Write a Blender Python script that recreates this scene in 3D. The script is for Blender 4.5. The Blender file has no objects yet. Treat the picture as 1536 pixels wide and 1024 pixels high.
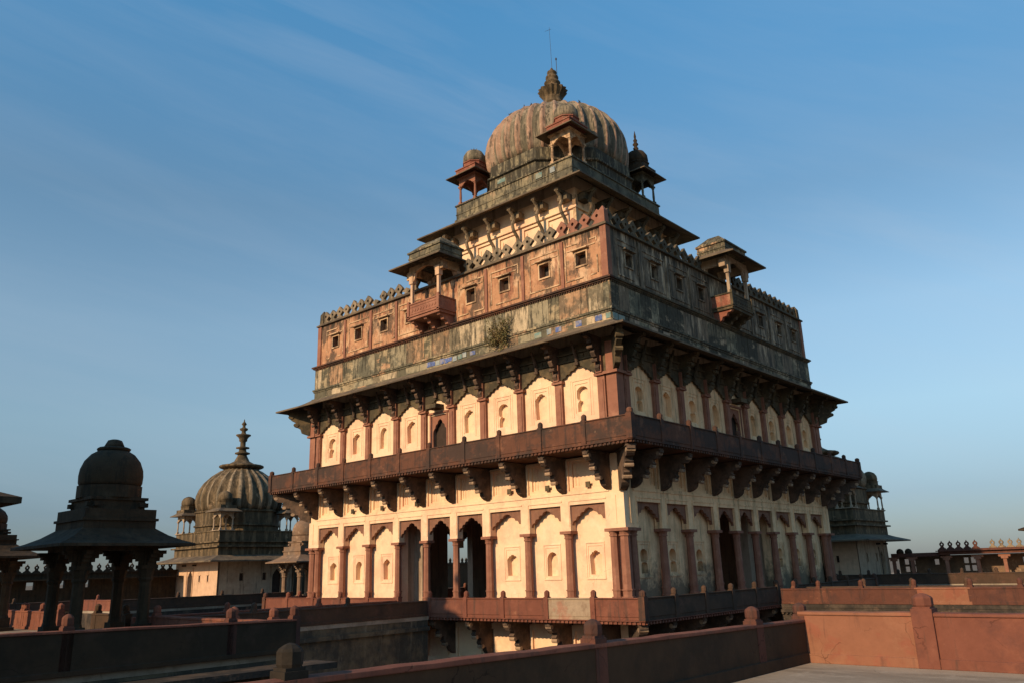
import bpy, bmesh, math, random
from math import radians as D, sin, cos, pi
from mathutils import Vector, Matrix
from mathutils.geometry import tessellate_polygon
random.seed(7)
sc = bpy.context.scene
COL = sc.collection

# ------------------------------------------------------------------ camera
CAM = Vector((24.15, -31.65, 1.6)); YAW, PITCH, ROLL = D(-41.307), D(15.888), D(-1.77)
fw = Vector((sin(YAW)*cos(PITCH), cos(YAW)*cos(PITCH), sin(PITCH)))
r0 = Vector((cos(YAW), -sin(YAW), 0)); u0 = r0.cross(fw)
rr = cos(ROLL)*r0 + sin(ROLL)*u0; uu = -sin(ROLL)*r0 + cos(ROLL)*u0
cam = bpy.data.cameras.new('camera'); camo = bpy.data.objects.new('camera', cam); COL.objects.link(camo)
M = Matrix((rr, uu, -fw)).transposed().to_4x4(); M.translation = CAM
camo.matrix_world = M
cam.sensor_width = 36.0; cam.lens = 36.0*1193.6/1536; cam.clip_start = .1; cam.clip_end = 20000
sc.camera = camo

# ------------------------------------------------------------------ light
SUN_EL, SUN_AZ = D(25), D(2)          # azimuth measured from -Y towards -X
sund = Vector((-sin(SUN_AZ)*cos(SUN_EL), -cos(SUN_AZ)*cos(SUN_EL), sin(SUN_EL)))   # towards the sun
sl = bpy.data.lights.new('sun', 'SUN'); sl.energy = 4.9; sl.angle = D(.5); sl.color = (1, .72, .44)
so = bpy.data.objects.new('sun', sl); COL.objects.link(so)
so.rotation_euler = sund.to_track_quat('Z', 'Y').to_euler(); so.location = (0, 0, 60)
w = bpy.data.worlds.new('World'); sc.world = w; w.use_nodes = True
nt = w.node_tree; nt.nodes.clear()
def N(t, ty, **kw):
    n = t.nodes.new(ty)
    for k, v in kw.items(): setattr(n, k, v)
    return n
out = N(nt, 'ShaderNodeOutputWorld'); bg = N(nt, 'ShaderNodeBackground')
sky = N(nt, 'ShaderNodeTexSky'); sky.sky_type = 'NISHITA'; sky.sun_disc = False
sky.sun_elevation = SUN_EL; sky.sun_rotation = math.atan2(sund.x, sund.y)
sky.air_density = 1.0; sky.dust_density = .4; sky.ozone_density = 3.0; sky.altitude = 200
# dusty air: the sky is toned by height above the horizon, and one thin cirrus band crosses it
tc = N(nt, 'ShaderNodeTexCoord'); sep = N(nt, 'ShaderNodeSeparateXYZ'); nt.links.new(tc.outputs['Generated'], sep.inputs[0])
tr = N(nt, 'ShaderNodeValToRGB'); cr = tr.color_ramp
stops = [(0, (.27, .305, .40)), (.07, (.48, .50, .56)), (.17, (1.0, .96, .84)), (.28, (1.30, 1.25, 1.05)), (.42, (1.10, 1.26, 1.12)), (.62, (.95, 1.70, 1.70)), (1, (.9, 1.65, 1.7))]
while len(cr.elements) < len(stops): cr.elements.new(.5)
for e, (p_, c_) in zip(cr.elements, stops): e.position = p_
for e, (p_, c_) in zip(cr.elements, stops): e.color = (*c_, 1)
nt.links.new(sep.outputs[2], tr.inputs[0])
ml = N(nt, 'ShaderNodeMix', data_type='RGBA', blend_type='MULTIPLY'); ml.inputs[0].default_value = 1; ml.clamp_result = False
nt.links.new(sky.outputs[0], ml.inputs[6]); nt.links.new(tr.outputs[0], ml.inputs[7])
e1 = (rr*.95-uu*.32).normalized(); e2 = e1.cross(fw).normalized(); e3 = e1.cross(e2)
def dot(v):
    n = N(nt, 'ShaderNodeVectorMath', operation='DOT_PRODUCT'); n.inputs[1].default_value = v; nt.links.new(tc.outputs['Generated'], n.inputs[0]); return n.outputs['Value']
d1, d2 = dot(e1), dot(e2)
cb = N(nt, 'ShaderNodeCombineXYZ'); nt.links.new(d1, cb.inputs[0]); nt.links.new(d2, cb.inputs[1])
mp = N(nt, 'ShaderNodeMapping'); mp.inputs['Scale'].default_value = (2.4, 17, 1); nt.links.new(cb.outputs[0], mp.inputs[0])
nz = N(nt, 'ShaderNodeTexNoise'); nz.inputs['Scale'].default_value = 1.0; nz.inputs['Detail'].default_value = 6; nz.inputs['Roughness'].default_value = .6; nz.inputs['Distortion'].default_value = .4
nt.links.new(mp.outputs[0], nz.inputs['Vector'])
rp = N(nt, 'ShaderNodeMapRange'); rp.inputs[1].default_value = .42; rp.inputs[2].default_value = .75; nt.links.new(nz.outputs[0], rp.inputs[0])
dd = Vector((0, 0, 0)); b0 = (fw + rr*(-235/1193.6) + uu*(430/1193.6)).normalized().dot(e2)
sb = N(nt, 'ShaderNodeMath', operation='SUBTRACT'); nt.links.new(d2, sb.inputs[0]); sb.inputs[1].default_value = b0
ab = N(nt, 'ShaderNodeMath', operation='ABSOLUTE'); nt.links.new(sb.outputs[0], ab.inputs[0])
bm_ = N(nt, 'ShaderNodeMapRange', interpolation_type='SMOOTHSTEP'); bm_.inputs[1].default_value = .0; bm_.inputs[2].default_value = .07; bm_.inputs[3].default_value = .20; bm_.inputs[4].default_value = .085; nt.links.new(ab.outputs[0], bm_.inputs[0])
cm = N(nt, 'ShaderNodeMath', operation='MULTIPLY'); nt.links.new(rp.outputs[0], cm.inputs[0]); nt.links.new(bm_.outputs[0], cm.inputs[1])
mx = N(nt, 'ShaderNodeMix', data_type='RGBA'); mx.inputs[7].default_value = (4.2, 4.6, 5.2, 1)
nt.links.new(cm.outputs[0], mx.inputs[0]); nt.links.new(ml.outputs[2], mx.inputs[6]); nt.links.new(mx.outputs[2], bg.inputs[0])
bg.inputs[1].default_value = .13
nt.links.new(bg.outputs[0], out.inputs[0])
vs = sc.view_settings; vs.view_transform = 'Standard'; vs.look = 'None'; vs.exposure = 0; vs.gamma = 1; vs.use_curve_mapping = False

# ------------------------------------------------------------------ materials
def mat(name, base, layers=(), rough=.9, bump=.25, bscale=14, bdist=.03, grain=.18, crack=None, edge=0):
    """base colour plus weathering layers (colour, scale, (sx,sy,sz), lo, hi, amount, zband) laid by world position"""
    m = bpy.data.materials.new(name); m.use_nodes = True; t = m.node_tree; b = t.nodes['Principled BSDF']
    b.inputs['Roughness'].default_value = rough; b.inputs['Specular IOR Level'].default_value = .2
    geo = N(t, 'ShaderNodeNewGeometry')
    cur = N(t, 'ShaderNodeRGB'); cur.outputs[0].default_value = (*base, 1); cur = cur.outputs[0]
    for i, L in enumerate(layers):
        col, scl, st, lo, hi, amt = L[:6]
        if len(L) < 7: hi = lo+(hi-lo)*.6
        mpn = N(t, 'ShaderNodeMapping'); mpn.inputs['Scale'].default_value = st; mpn.inputs['Location'].default_value = (i*7.3, i*3.1, i*5.7)
        n = N(t, 'ShaderNodeTexNoise'); n.inputs['Scale'].default_value = scl; n.inputs['Detail'].default_value = 8; n.inputs['Roughness'].default_value = .70
        t.links.new(geo.outputs['Position'], mpn.inputs[0]); t.links.new(mpn.outputs[0], n.inputs['Vector'])
        val = n.outputs[0]
        if len(L) > 6:                                   # a stain tied to a height band of the thing (damp foot, washed-down top)
            za, zb = L[6]
            sp = N(t, 'ShaderNodeSeparateXYZ'); t.links.new(geo.outputs['Position'], sp.inputs[0])
            mr = N(t, 'ShaderNodeMapRange'); mr.inputs[1].default_value = za; mr.inputs[2].default_value = zb; mr.inputs[3].default_value = L[7] if len(L) > 7 else .28; mr.inputs[4].default_value = -.3
            t.links.new(sp.outputs[2], mr.inputs[0])
            ad = N(t, 'ShaderNodeMath', operation='ADD'); t.links.new(val, ad.inputs[0]); t.links.new(mr.outputs[0], ad.inputs[1]); val = ad.outputs[0]
        r = N(t, 'ShaderNodeMapRange'); r.inputs[1].default_value = lo; r.inputs[2].default_value = hi; r.inputs[4].default_value = amt
        t.links.new(val, r.inputs[0])
        x = N(t, 'ShaderNodeMix', data_type='RGBA'); x.inputs[7].default_value = (*col, 1)
        t.links.new(r.outputs[0], x.inputs[0]); t.links.new(cur, x.inputs[6]); cur = x.outputs[2]
    if crack:                                            # hairline cracks
        cs, cw, ca = crack
        wn = N(t, 'ShaderNodeTexNoise'); wn.inputs['Scale'].default_value = 2.3; wn.inputs['Detail'].default_value = 5; t.links.new(geo.outputs['Position'], wn.inputs['Vector'])
        va = N(t, 'ShaderNodeVectorMath', operation='MULTIPLY_ADD'); va.inputs[1].default_value = (.55, .55, .55); t.links.new(wn.outputs['Color'], va.inputs[0]); t.links.new(geo.outputs['Position'], va.inputs[2])
        vo = N(t, 'ShaderNodeTexVoronoi', feature='DISTANCE_TO_EDGE'); vo.inputs['Scale'].default_value = cs; t.links.new(va.outputs[0], vo.inputs['Vector'])
        r = N(t, 'ShaderNodeMapRange'); r.inputs[1].default_value = 0; r.inputs[2].default_value = cw; r.inputs[3].default_value = ca; r.inputs[4].default_value = 0; t.links.new(vo.outputs['Distance'], r.inputs[0])
        gt = N(t, 'ShaderNodeMapRange'); gt.inputs[1].default_value = .48; gt.inputs[2].default_value = .60; t.links.new(wn.outputs[0], gt.inputs[0])
        mu_ = N(t, 'ShaderNodeMath', operation='MULTIPLY'); t.links.new(r.outputs[0], mu_.inputs[0]); t.links.new(gt.outputs[0], mu_.inputs[1])
        x = N(t, 'ShaderNodeMix', data_type='RGBA'); x.inputs[7].default_value = (base[0]*.28, base[1]*.28, base[2]*.28, 1)
        t.links.new(mu_.outputs[0], x.inputs[0]); t.links.new(cur, x.inputs[6]); cur = x.outputs[2]
    gn = N(t, 'ShaderNodeTexNoise'); gn.inputs['Scale'].default_value = 3.1; gn.inputs['Detail'].default_value = 10; gn.inputs['Roughness'].default_value = .7
    t.links.new(geo.outputs['Position'], gn.inputs['Vector'])
    gr = N(t, 'ShaderNodeMapRange'); gr.inputs[1].default_value = .3; gr.inputs[2].default_value = .7; gr.inputs[3].default_value = 1-grain; gr.inputs[4].default_value = 1+grain
    t.links.new(gn.outputs[0], gr.inputs[0])
    g2 = N(t, 'ShaderNodeVectorMath', operation='SCALE'); t.links.new(cur, g2.inputs[0]); t.links.new(gr.outputs[0], g2.inputs['Scale'])
    t.links.new(g2.outputs[0], b.inputs['Base Color'])
    bn = N(t, 'ShaderNodeTexNoise'); bn.inputs['Scale'].default_value = bscale; bn.inputs['Detail'].default_value = 6
    t.links.new(geo.outputs['Position'], bn.inputs['Vector'])
    bp = N(t, 'ShaderNodeBump'); bp.inputs['Strength'].default_value = bump; bp.inputs['Distance'].default_value = bdist
    t.links.new(bn.outputs[0], bp.inputs['Height']); t.links.new(bp.outputs[0], b.inputs['Normal'])
    if edge:                                             # softened, worn arrises
        bv = N(t, 'ShaderNodeBevel'); bv.samples = 4; bv.inputs['Radius'].default_value = edge; t.links.new(bv.outputs[0], bp.inputs['Normal'])
    return m
V = (1, 1, 1); STREAK = (3.2, 3.2, .35)
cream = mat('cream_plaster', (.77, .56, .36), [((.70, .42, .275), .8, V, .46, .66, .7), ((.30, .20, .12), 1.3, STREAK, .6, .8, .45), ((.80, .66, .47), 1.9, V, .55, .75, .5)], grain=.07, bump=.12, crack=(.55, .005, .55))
cream_e = mat('cream_plaster_damp', (.84, .555, .31), [((.50, .30, .15), .9, V, .5, .75, .5), ((.16, .12, .075), 1.3, STREAK, .5, .78, .7), ((.085, .075, .055), 1.1, V, .45, .62, .85, (.4, 2.2))], grain=.12, bump=.15, crack=(.55, .005, .6))  # damp foot is stain; the warmer base puts the warm shade into the colour
redstone = mat('red_sandstone', (.25, .11, .07), [((.36, .18, .115), 1.7, V, .5, .75, .6), ((.10, .055, .038), 2.2, STREAK, .55, .8, .6)], grain=.15)
rail = mat('painted_red_rail', (.115, .05, .03), [((.05, .034, .027), .7, (1, 1, 1.6), .45, .62, .85), ((.21, .095, .055), 1.3, V, .56, .72, .7), ((.04, .03, .025), 1.6, STREAK, .52, .70, .8), ((.26, .15, .09), 3.2, V, .66, .74, .6)], grain=.12, bump=.12, crack=(.6, .006, .7), edge=.015)
frieze = mat('stained_shaded_frieze', (.12, .088, .05), [((.045, .04, .028), 1.4, V, .42, .62, .8), ((.24, .15, .09), 2.1, V, .58, .75, .6), ((.065, .065, .04), 1.1, V, .55, .75, .5)], grain=.25, bump=.5)  # stained stone, darkened further for eave shade and the unlit balcony front
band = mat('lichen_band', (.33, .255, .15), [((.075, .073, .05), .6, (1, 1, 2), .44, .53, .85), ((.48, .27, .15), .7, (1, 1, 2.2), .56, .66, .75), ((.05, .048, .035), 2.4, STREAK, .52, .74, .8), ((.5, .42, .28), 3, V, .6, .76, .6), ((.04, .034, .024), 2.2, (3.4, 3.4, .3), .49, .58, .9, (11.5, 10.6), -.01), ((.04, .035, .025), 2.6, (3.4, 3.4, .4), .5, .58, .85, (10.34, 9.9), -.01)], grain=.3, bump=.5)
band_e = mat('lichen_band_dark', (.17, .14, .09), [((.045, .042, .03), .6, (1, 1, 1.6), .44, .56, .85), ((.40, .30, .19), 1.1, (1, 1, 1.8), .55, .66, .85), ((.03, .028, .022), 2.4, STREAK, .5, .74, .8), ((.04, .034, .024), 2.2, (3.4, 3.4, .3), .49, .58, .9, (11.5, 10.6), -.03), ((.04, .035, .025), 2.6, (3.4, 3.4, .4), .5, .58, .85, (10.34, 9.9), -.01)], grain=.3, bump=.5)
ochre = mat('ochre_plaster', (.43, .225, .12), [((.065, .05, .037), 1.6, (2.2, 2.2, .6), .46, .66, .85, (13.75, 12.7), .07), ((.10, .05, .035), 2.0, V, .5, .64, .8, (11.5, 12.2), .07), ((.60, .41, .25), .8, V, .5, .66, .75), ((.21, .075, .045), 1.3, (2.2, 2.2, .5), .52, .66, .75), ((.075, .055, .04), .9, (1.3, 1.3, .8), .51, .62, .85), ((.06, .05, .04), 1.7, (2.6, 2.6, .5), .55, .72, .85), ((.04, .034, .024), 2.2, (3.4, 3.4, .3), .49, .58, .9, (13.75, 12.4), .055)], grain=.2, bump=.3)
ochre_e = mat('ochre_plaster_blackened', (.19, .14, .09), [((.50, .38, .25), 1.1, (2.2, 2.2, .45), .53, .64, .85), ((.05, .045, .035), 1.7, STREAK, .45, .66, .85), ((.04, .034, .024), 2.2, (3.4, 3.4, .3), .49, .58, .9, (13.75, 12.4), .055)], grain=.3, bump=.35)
palemould = mat('pale_moulding', (.54, .36, .21), [((.16, .10, .06), 1.6, V, .46, .62, .85)], grain=.2)
eave = mat('eave_slab_stone', (.15, .11, .07), [((.07, .055, .042), .8, V, .45, .65, .8), ((.36, .25, .16), 1.3, V, .6, .76, .6)], grain=.2, bump=.3)
grey = mat('grey_lime_render', (.23, .19, .115), [((.08, .075, .055), .8, (1, 1, 1.4), .46, .62, .8), ((.40, .26, .16), 1.4, V, .58, .72, .5), ((.06, .055, .04), 2.3, STREAK, .55, .75, .7), ((.16, .24, .2), 1.7, V, .66, .76, .5), ((.04, .034, .024), 2.2, (3.4, 3.4, .3), .49, .58, .9, (20.5, 19.4), .055), ((.04, .036, .025), 1.6, (2.5, 2.5, .5), .50, .58, .8)], grain=.25, bump=.4)
grey_e = mat('grey_render_mossy', (.12, .11, .075), [((.05, .048, .036), .8, V, .44, .62, .8), ((.26, .22, .14), 1.7, V, .58, .72, .6)], grain=.3, bump=.4)
gore = mat('dome_gore', (.25, .20, .135), [((.085, .075, .05), 1.0, STREAK, .45, .62, .85), ((.5, .33, .21), 1.8, V, .58, .75, .5), ((.05, .045, .032), 1.8, (2.6, 2.6, .5), .54, .62, .8)], grain=.25, bump=.35)
rib = mat('dome_rib', (.325, .20, .132), [((.27, .20, .14), 1.6, STREAK, .47, .62, .85), ((.62, .40, .27), 2.2, V, .56, .74, .6), ((.09, .07, .05), 2.0, (2.4, 2.4, .6), .53, .62, .85)], grain=.25, bump=.35)
brick = mat('red_brick_kiosk', (.215, .078, .05), [((.34, .19, .12), 2.2, V, .52, .7, .7), ((.1, .06, .045), 1.7, STREAK, .55, .75, .7)], grain=.25, bump=.35)
darkst = mat('blackened_stone', (.048, .031, .017), [((.07, .048, .028), .9, V, .5, .72, .7), ((.022, .018, .012), 1.7, STREAK, .5, .7, .8)], grain=.25, bump=.35)
domest = mat('lichened_dome_stone', (.155, .108, .06), [((.05, .038, .022), .9, STREAK, .42, .62, .85), ((.36, .25, .15), 2.0, (1, 1, .7), .6, .70, .75)], grain=.3, bump=.4)
domerib = mat('lichened_dome_rib', (.24, .18, .115), [((.08, .07, .05), 1.0, STREAK, .45, .65, .8), ((.46, .32, .2), 2.0, V, .6, .74, .6)], grain=.3, bump=.4)
pav = mat('pink_plaster', (.56, .37, .24), [((.66, .42, .26), 1.2, V, .5, .7, .6), ((.25, .16, .1), 1.6, STREAK, .55, .75, .6)], grain=.12)
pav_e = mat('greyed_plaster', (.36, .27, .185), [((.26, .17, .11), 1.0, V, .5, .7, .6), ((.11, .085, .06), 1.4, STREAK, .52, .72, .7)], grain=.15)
parap = mat('painted_parapet', (.165, .06, .038), [((.23, .09, .055), .7, V, .48, .66, .7), ((.10, .042, .032), 1.4, V, .55, .75, .6), ((.34, .17, .09), 2.4, V, .63, .75, .5), ((.08, .045, .033), 1.3, STREAK, .54, .70, .75)], grain=.14, bump=.15, crack=(.7, .006, .8), edge=.02)
parap_or = mat('worn_orange_parapet', (.235, .099, .056), [((.285, .135, .078), .9, V, .45, .65, .7), ((.24, .085, .05), 1.0, V, .52, .60, .8), ((.26, .10, .055), 4.5, V, .64, .70, .7), ((.13, .06, .04), 1.6, STREAK, .58, .74, .7)], grain=.1, bump=.2, crack=(.9, .006, .8), edge=.02)
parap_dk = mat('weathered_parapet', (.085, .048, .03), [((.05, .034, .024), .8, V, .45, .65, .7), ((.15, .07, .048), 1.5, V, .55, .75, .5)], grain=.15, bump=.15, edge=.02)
bare = mat('bare_plaster_panel', (.33, .245, .165), [((.25, .17, .11), 2.2, (2, 2, 1), .5, .66, .7), ((.34, .14, .09), 1.2, V, .58, .72, .6)], grain=.2, bump=.3)
lowwall = mat('stained_masonry', (.155, .118, .072), [((.055, .05, .04), .7, (1, 1, .7), .42, .62, .9), ((.26, .21, .14), 1.1, STREAK, .56, .72, .6)], grain=.25, bump=.4)
floorm = mat('terrace_lime_floor', (.33, .265, .195), [((.20, .155, .11), .7, (.45, 1.6, 1), .45, .64, .75), ((.42, .35, .27), 2.2, V, .55, .75, .5), ((.17, .13, .1), 4.2, V, .64, .78, .5)], grain=.1, bump=.2, bscale=22, crack=(.45, .006, .6))
groundm = mat('courtyard_earth', (.16, .125, .09), [((.09, .075, .055), .4, V, .45, .65, .7)], grain=.2)
bracket = mat('bracket_stone', (.125, .082, .058), [((.05, .038, .03), 1.6, V, .45, .65, .8), ((.3, .18, .11), 2.4, V, .6, .76, .6)], grain=.25, bump=.4)  # darkened to paint the shade on the brackets' unlit sides
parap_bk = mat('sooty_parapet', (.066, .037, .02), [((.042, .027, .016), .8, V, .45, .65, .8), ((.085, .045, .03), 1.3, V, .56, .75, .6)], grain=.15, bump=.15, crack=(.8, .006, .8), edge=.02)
lowdark = mat('stained_masonry_dark', (.085, .062, .045), [((.035, .03, .025), .9, (1, 1, .7), .42, .62, .9), ((.2, .12, .075), 1.4, V, .58, .74, .6)], grain=.25, bump=.4)
pinkst = mat('pink_pavilion_stone', (.20, .125, .078), [((.15, .11, .08), 1.2, V, .48, .66, .7), ((.46, .33, .22), 2.1, V, .56, .74, .6)], grain=.25, bump=.35)
inner = mat('interior_plaster', (.42, .31, .22), [((.16, .115, .08), .9, STREAK, .5, .7, .7)], grain=.12)
doorm = mat('dark_door_wood', (.045, .03, .022), grain=.3)
blue = mat('blue_glaze', (.085, .12, .27), [((.26, .24, .24), 4, V, .46, .6, .8)], rough=.35, grain=.3)
teal = mat('teal_glaze', (.14, .22, .19), [((.28, .26, .18), 4, V, .46, .62, .8)], rough=.35, grain=.3)
pale_t = mat('pale_blue_glaze', (.30, .31, .27), [((.17, .22, .27), 5, V, .5, .65, .7)], rough=.4, grain=.3)
parap_dr = mat('painted_parapet_dark', (.105, .042, .028), [((.15, .06, .038), .7, V, .5, .68, .7), ((.07, .034, .028), 1.4, V, .52, .72, .7), ((.3, .13, .07), 2.0, (.6, 1, 2.2), .62, .74, .6), ((.05, .032, .025), 1.4, STREAK, .54, .70, .75)], grain=.12, bump=.15, crack=(.8, .006, .8), edge=.02)
shade_post = mat('shaded_post_stone', (.02, .016, .011), [((.035, .026, .018), 2, V, .5, .7, .7)], grain=.25)  # near-black tone paints the shade on the first foreground post
spand = mat('spandrel_brown_stone', (.215, .105, .066), [((.32, .18, .11), 1.7, V, .5, .72, .6), ((.09, .055, .038), 2.2, STREAK, .52, .74, .7)], grain=.15)
bandpale = mat('pale_tile_panel', (.44, .345, .22), [((.10, .085, .055), 1.3, (2, 2, .7), .45, .60, .85), ((.52, .36, .22), 1.6, V, .55, .72, .6), ((.04, .034, .024), 2.2, (3.4, 3.4, .3), .49, .58, .9, (11.5, 10.6), -.05), ((.04, .035, .025), 2.6, (3.4, 3.4, .4), .5, .58, .85, (10.34, 9.9), -.01)], grain=.3, bump=.5)
bandochre = mat('exposed_ochre_panel', (.36, .215, .12), [((.13, .10, .065), 1.5, V, .44, .60, .85), ((.5, .36, .22), 3, V, .56, .72, .6), ((.04, .034, .024), 2.2, (3.4, 3.4, .3), .49, .58, .9, (11.5, 10.6), -.05), ((.04, .035, .025), 2.6, (3.4, 3.4, .4), .5, .58, .85, (10.34, 9.9), -.01)], grain=.3, bump=.6)
bandgrey = mat('lichen_tile_panel', (.28, .235, .15), [((.07, .07, .05), 1.3, V, .46, .62, .8), ((.34, .27, .17), 2.4, V, .56, .74, .6), ((.04, .034, .024), 2.2, (3.4, 3.4, .3), .49, .58, .9, (11.5, 10.6), -.02), ((.04, .035, .025), 2.6, (3.4, 3.4, .4), .5, .58, .85, (10.34, 9.9), -.01)], grain=.3, bump=.5)
iron = mat('dark_iron', (.05, .045, .045), rough=.6)
birdm = mat('pigeon_plumage', (.07, .07, .08), [((.16, .16, .17), 8, V, .5, .6, .6)])
twig = mat('dry_twig', (.16, .10, .05)); leafm = mat('dry_leaf', (.17, .13, .055), [((.09, .10, .035), 6, V, .5, .6, .8)])

# ------------------------------------------------------------------ mesh builder
def FR(k, cx=0, cy=0):
    """face frame: u runs left to right seen from outside, o outward from the centre; k 0=S 1=E 2=N 3=W"""
    return [lambda u, o, z: (cx+u, cy-o, z), lambda u, o, z: (cx+o, cy+u, z), lambda u, o, z: (cx-u, cy+o, z), lambda u, o, z: (cx-o, cy-u, z)][k]
ID = lambda x, y, z: (x, y, z)
class MB:
    def __init__(s, xf=ID): s.v = []; s.f = []; s.m = []; s.sm = []; s.xf = xf; s.mi = 0
    def add(s, vs, fs, smooth=False):
        b = len(s.v); s.v += [s.xf(*p) for p in vs]
        for f in fs: s.f.append([i+b for i in f]); s.m.append(s.mi); s.sm.append(smooth)
        return s
    def box(s, a0, a1, b0, b1, z0, z1):
        return s.add([(a0,b0,z0),(a1,b0,z0),(a1,b1,z0),(a0,b1,z0),(a0,b0,z1),(a1,b0,z1),(a1,b1,z1),(a0,b1,z1)],
                     [(0,3,2,1),(4,5,6,7),(0,1,5,4),(1,2,6,5),(2,3,7,6),(3,0,4,7)])
    def frus(s, a, b, z0, a2, b2, z1, c=(0, 0)):
        x, y = c
        return s.add([(x-a,y-b,z0),(x+a,y-b,z0),(x+a,y+b,z0),(x-a,y+b,z0),(x-a2,y-b2,z1),(x+a2,y-b2,z1),(x+a2,y+b2,z1),(x-a2,y+b2,z1)],
                     [(0,3,2,1),(4,5,6,7),(0,1,5,4),(1,2,6,5),(2,3,7,6),(3,0,4,7)])
    def plate(s, loops, t0, t1, mp=None, sides=True, back=True):
        """loops: outer polygon and holes in (p,q); thickness t0..t1 ; mp(p,q,t)->local; default face plate (u=p,z=q,o=t)"""
        mp = mp or (lambda p, q, t: (p, t, q))
        tri = tessellate_polygon([[Vector((p, q, 0)) for p, q in L] for L in loops])
        pts = [p for L in loops for p in L]; n = len(pts)
        vs = [mp(p, q, t1) for p, q in pts] + [mp(p, q, t0) for p, q in pts]
        fs = [tuple(t) for t in tri]
        if back: fs += [tuple(i+n for i in reversed(t)) for t in tri]
        b = 0
        for li, L in enumerate(loops):
            if sides is True or (sides == 'hole' and li > 0):
                for i in range(len(L)):
                    j = (i+1) % len(L); fs.append((b+i, b+j, b+j+n, b+i+n))
            b += len(L)
        return s.add(vs, fs)
    def lathe(s, c, prof, n=24, flute=None, smooth=True, rot=0, mats=None):
        cx, cy = c; vs = []; fs = []
        for r, z in prof:
            for i in range(n):
                a = 2*pi*i/n + rot; q = r*(flute(i) if flute else 1)
                vs.append((cx+q*cos(a), cy+q*sin(a), z))
        b0 = len(s.f); 
        for j in range(len(prof)-1):
            for i in range(n):
                k = (i+1) % n; fs.append((j*n+i, j*n+k, (j+1)*n+k, (j+1)*n+i))
        fs.append(tuple(range((len(prof)-1)*n, len(prof)*n))); fs.append(tuple(reversed(range(n))))
        s.add(vs, fs, smooth)
        if mats:
            for j in range(len(prof)-1):
                for i in range(n): s.m[b0+j*n+i] = mats(i)
        return s
    def rod(s, p, q, r, n=6, r2=None):
        p, q = Vector(p), Vector(q); d = (q-p).normalized(); a = d.orthogonal().normalized(); b = d.cross(a); r2 = r if r2 is None else r2
        vs = [tuple(p+(a*cos(t)+b*sin(t))*r) for t in [2*pi*i/n for i in range(n)]] + [tuple(q+(a*cos(t)+b*sin(t))*r2) for t in [2*pi*i/n for i in range(n)]]
        return s.add(vs, [(i, (i+1) % n, (i+1) % n+n, i+n) for i in range(n)] + [tuple(range(n))[::-1], tuple(range(n, 2*n))])
    def build(s, name, mats, parent=None):
        if not isinstance(mats, (list, tuple)): mats = [mats]
        L = Vector(parent['_o']) if parent is not None and '_o' in parent else Vector((0, 0, 0))
        me = bpy.data.meshes.new(name); me.from_pydata([tuple(Vector(v)-L) for v in s.v], [], s.f)
        for m in mats: me.materials.append(m)
        me.polygons.foreach_set('material_index', s.m); me.polygons.foreach_set('use_smooth', s.sm)
        bm = bmesh.new(); bm.from_mesh(me); bmesh.ops.recalc_face_normals(bm, faces=bm.faces); bm.to_mesh(me); bm.free()
        o = bpy.data.objects.new(name, me); COL.objects.link(o)
        if parent is not None:
            o.parent = parent
            o['_o'] = list(L)
        return o
def tag(o, label=None, cat=None, group=None, kind=None):
    if label: o['label'] = label
    if cat: o['category'] = cat
    if group: o['group'] = group
    if kind: o['kind'] = kind
    return o
def thing(name, label, cat, loc=(0, 0, 0), group=None, origin=True):
    o = bpy.data.objects.new(name, None); COL.objects.link(o); o.location = loc; o.empty_display_size = .3
    o['_o'] = list(loc) if origin else [0, 0, 0]
    return tag(o, label, cat, group)
def copy_tree(o, parent=None):
    c = o.copy(); COL.objects.link(c)
    if parent is not None: c.parent = parent
    for ch in list(o.children): copy_tree(ch, c)
    return c

# ------------------------------------------------------------------ shared shapes
def arc(cx, cz, r, a0, a1, n): return [(cx+r*cos(a0+(a1-a0)*i/n), cz+r*sin(a0+(a1-a0)*i/n)) for i in range(n+1)]
def cusped(c, hw, zs, zt, lobes=4, amp=.055, steep=1.0):
    """points of a cusped arch from the left springing over the tip to the right springing"""
    L = []
    for i in range(lobes):
        def base(t): return (c-hw*(1-t)**.9, zs+(zt-zs)*(t**(.85*steep)))
        t0, t1 = i/lobes, (i+1)/lobes
        p0, p1 = base(t0), base(t1); dx, dz = p1[0]-p0[0], p1[1]-p0[1]; ln = math.hypot(dx, dz); nx, nz = -dz/ln, dx/ln
        for k in range(5):
            s_ = k/5; b = sin(pi*s_)*amp
            L.append((p0[0]+dx*s_+nx*b, p0[1]+dz*s_+nz*b))
    tip = [(c, zt+.03)]
    return L + tip + [(2*c-x, z) for x, z in reversed(L)]
def niche_shape(c, z0, z1, w, kind):
    """outline of a wall niche: 0 cusped head, 1 keyhole with a waist, 2 plain round head"""
    h = z1-z0
    if kind == 1:
        zc = z0+h*.66; r = h*.30
        ring = arc(c, zc, r, -pi*.27, pi*1.27, 14)
        ring = [(x if abs(x-c) < w else c+math.copysign(w, x-c), z) for x, z in arc(c, zc, r, -pi*.25, pi*1.25, 14)]
        return [(c-w*.9, z0), (c+w*.9, z0), (c+w*.9, z0+h*.27), (c+w*.8, z0+h*.36), (c+w*.5, z0+h*.43)] + ring + [(c-w*.5, z0+h*.43), (c-w*.8, z0+h*.36), (c-w*.9, z0+h*.27)]
    zs = z0+h*.66
    if kind == 2: top = arc(c, zs, w, 0, pi, 12); top = [(x, zs+(z-zs)*(z1-zs)/w) for x, z in top]
    else: zs = z0+h*.70; top = list(reversed(cusped(c, w*1.12, zs, z1-.03, 3, .035, .6)))
    return [(c-w, z0), (c+w, z0)] + top
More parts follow.
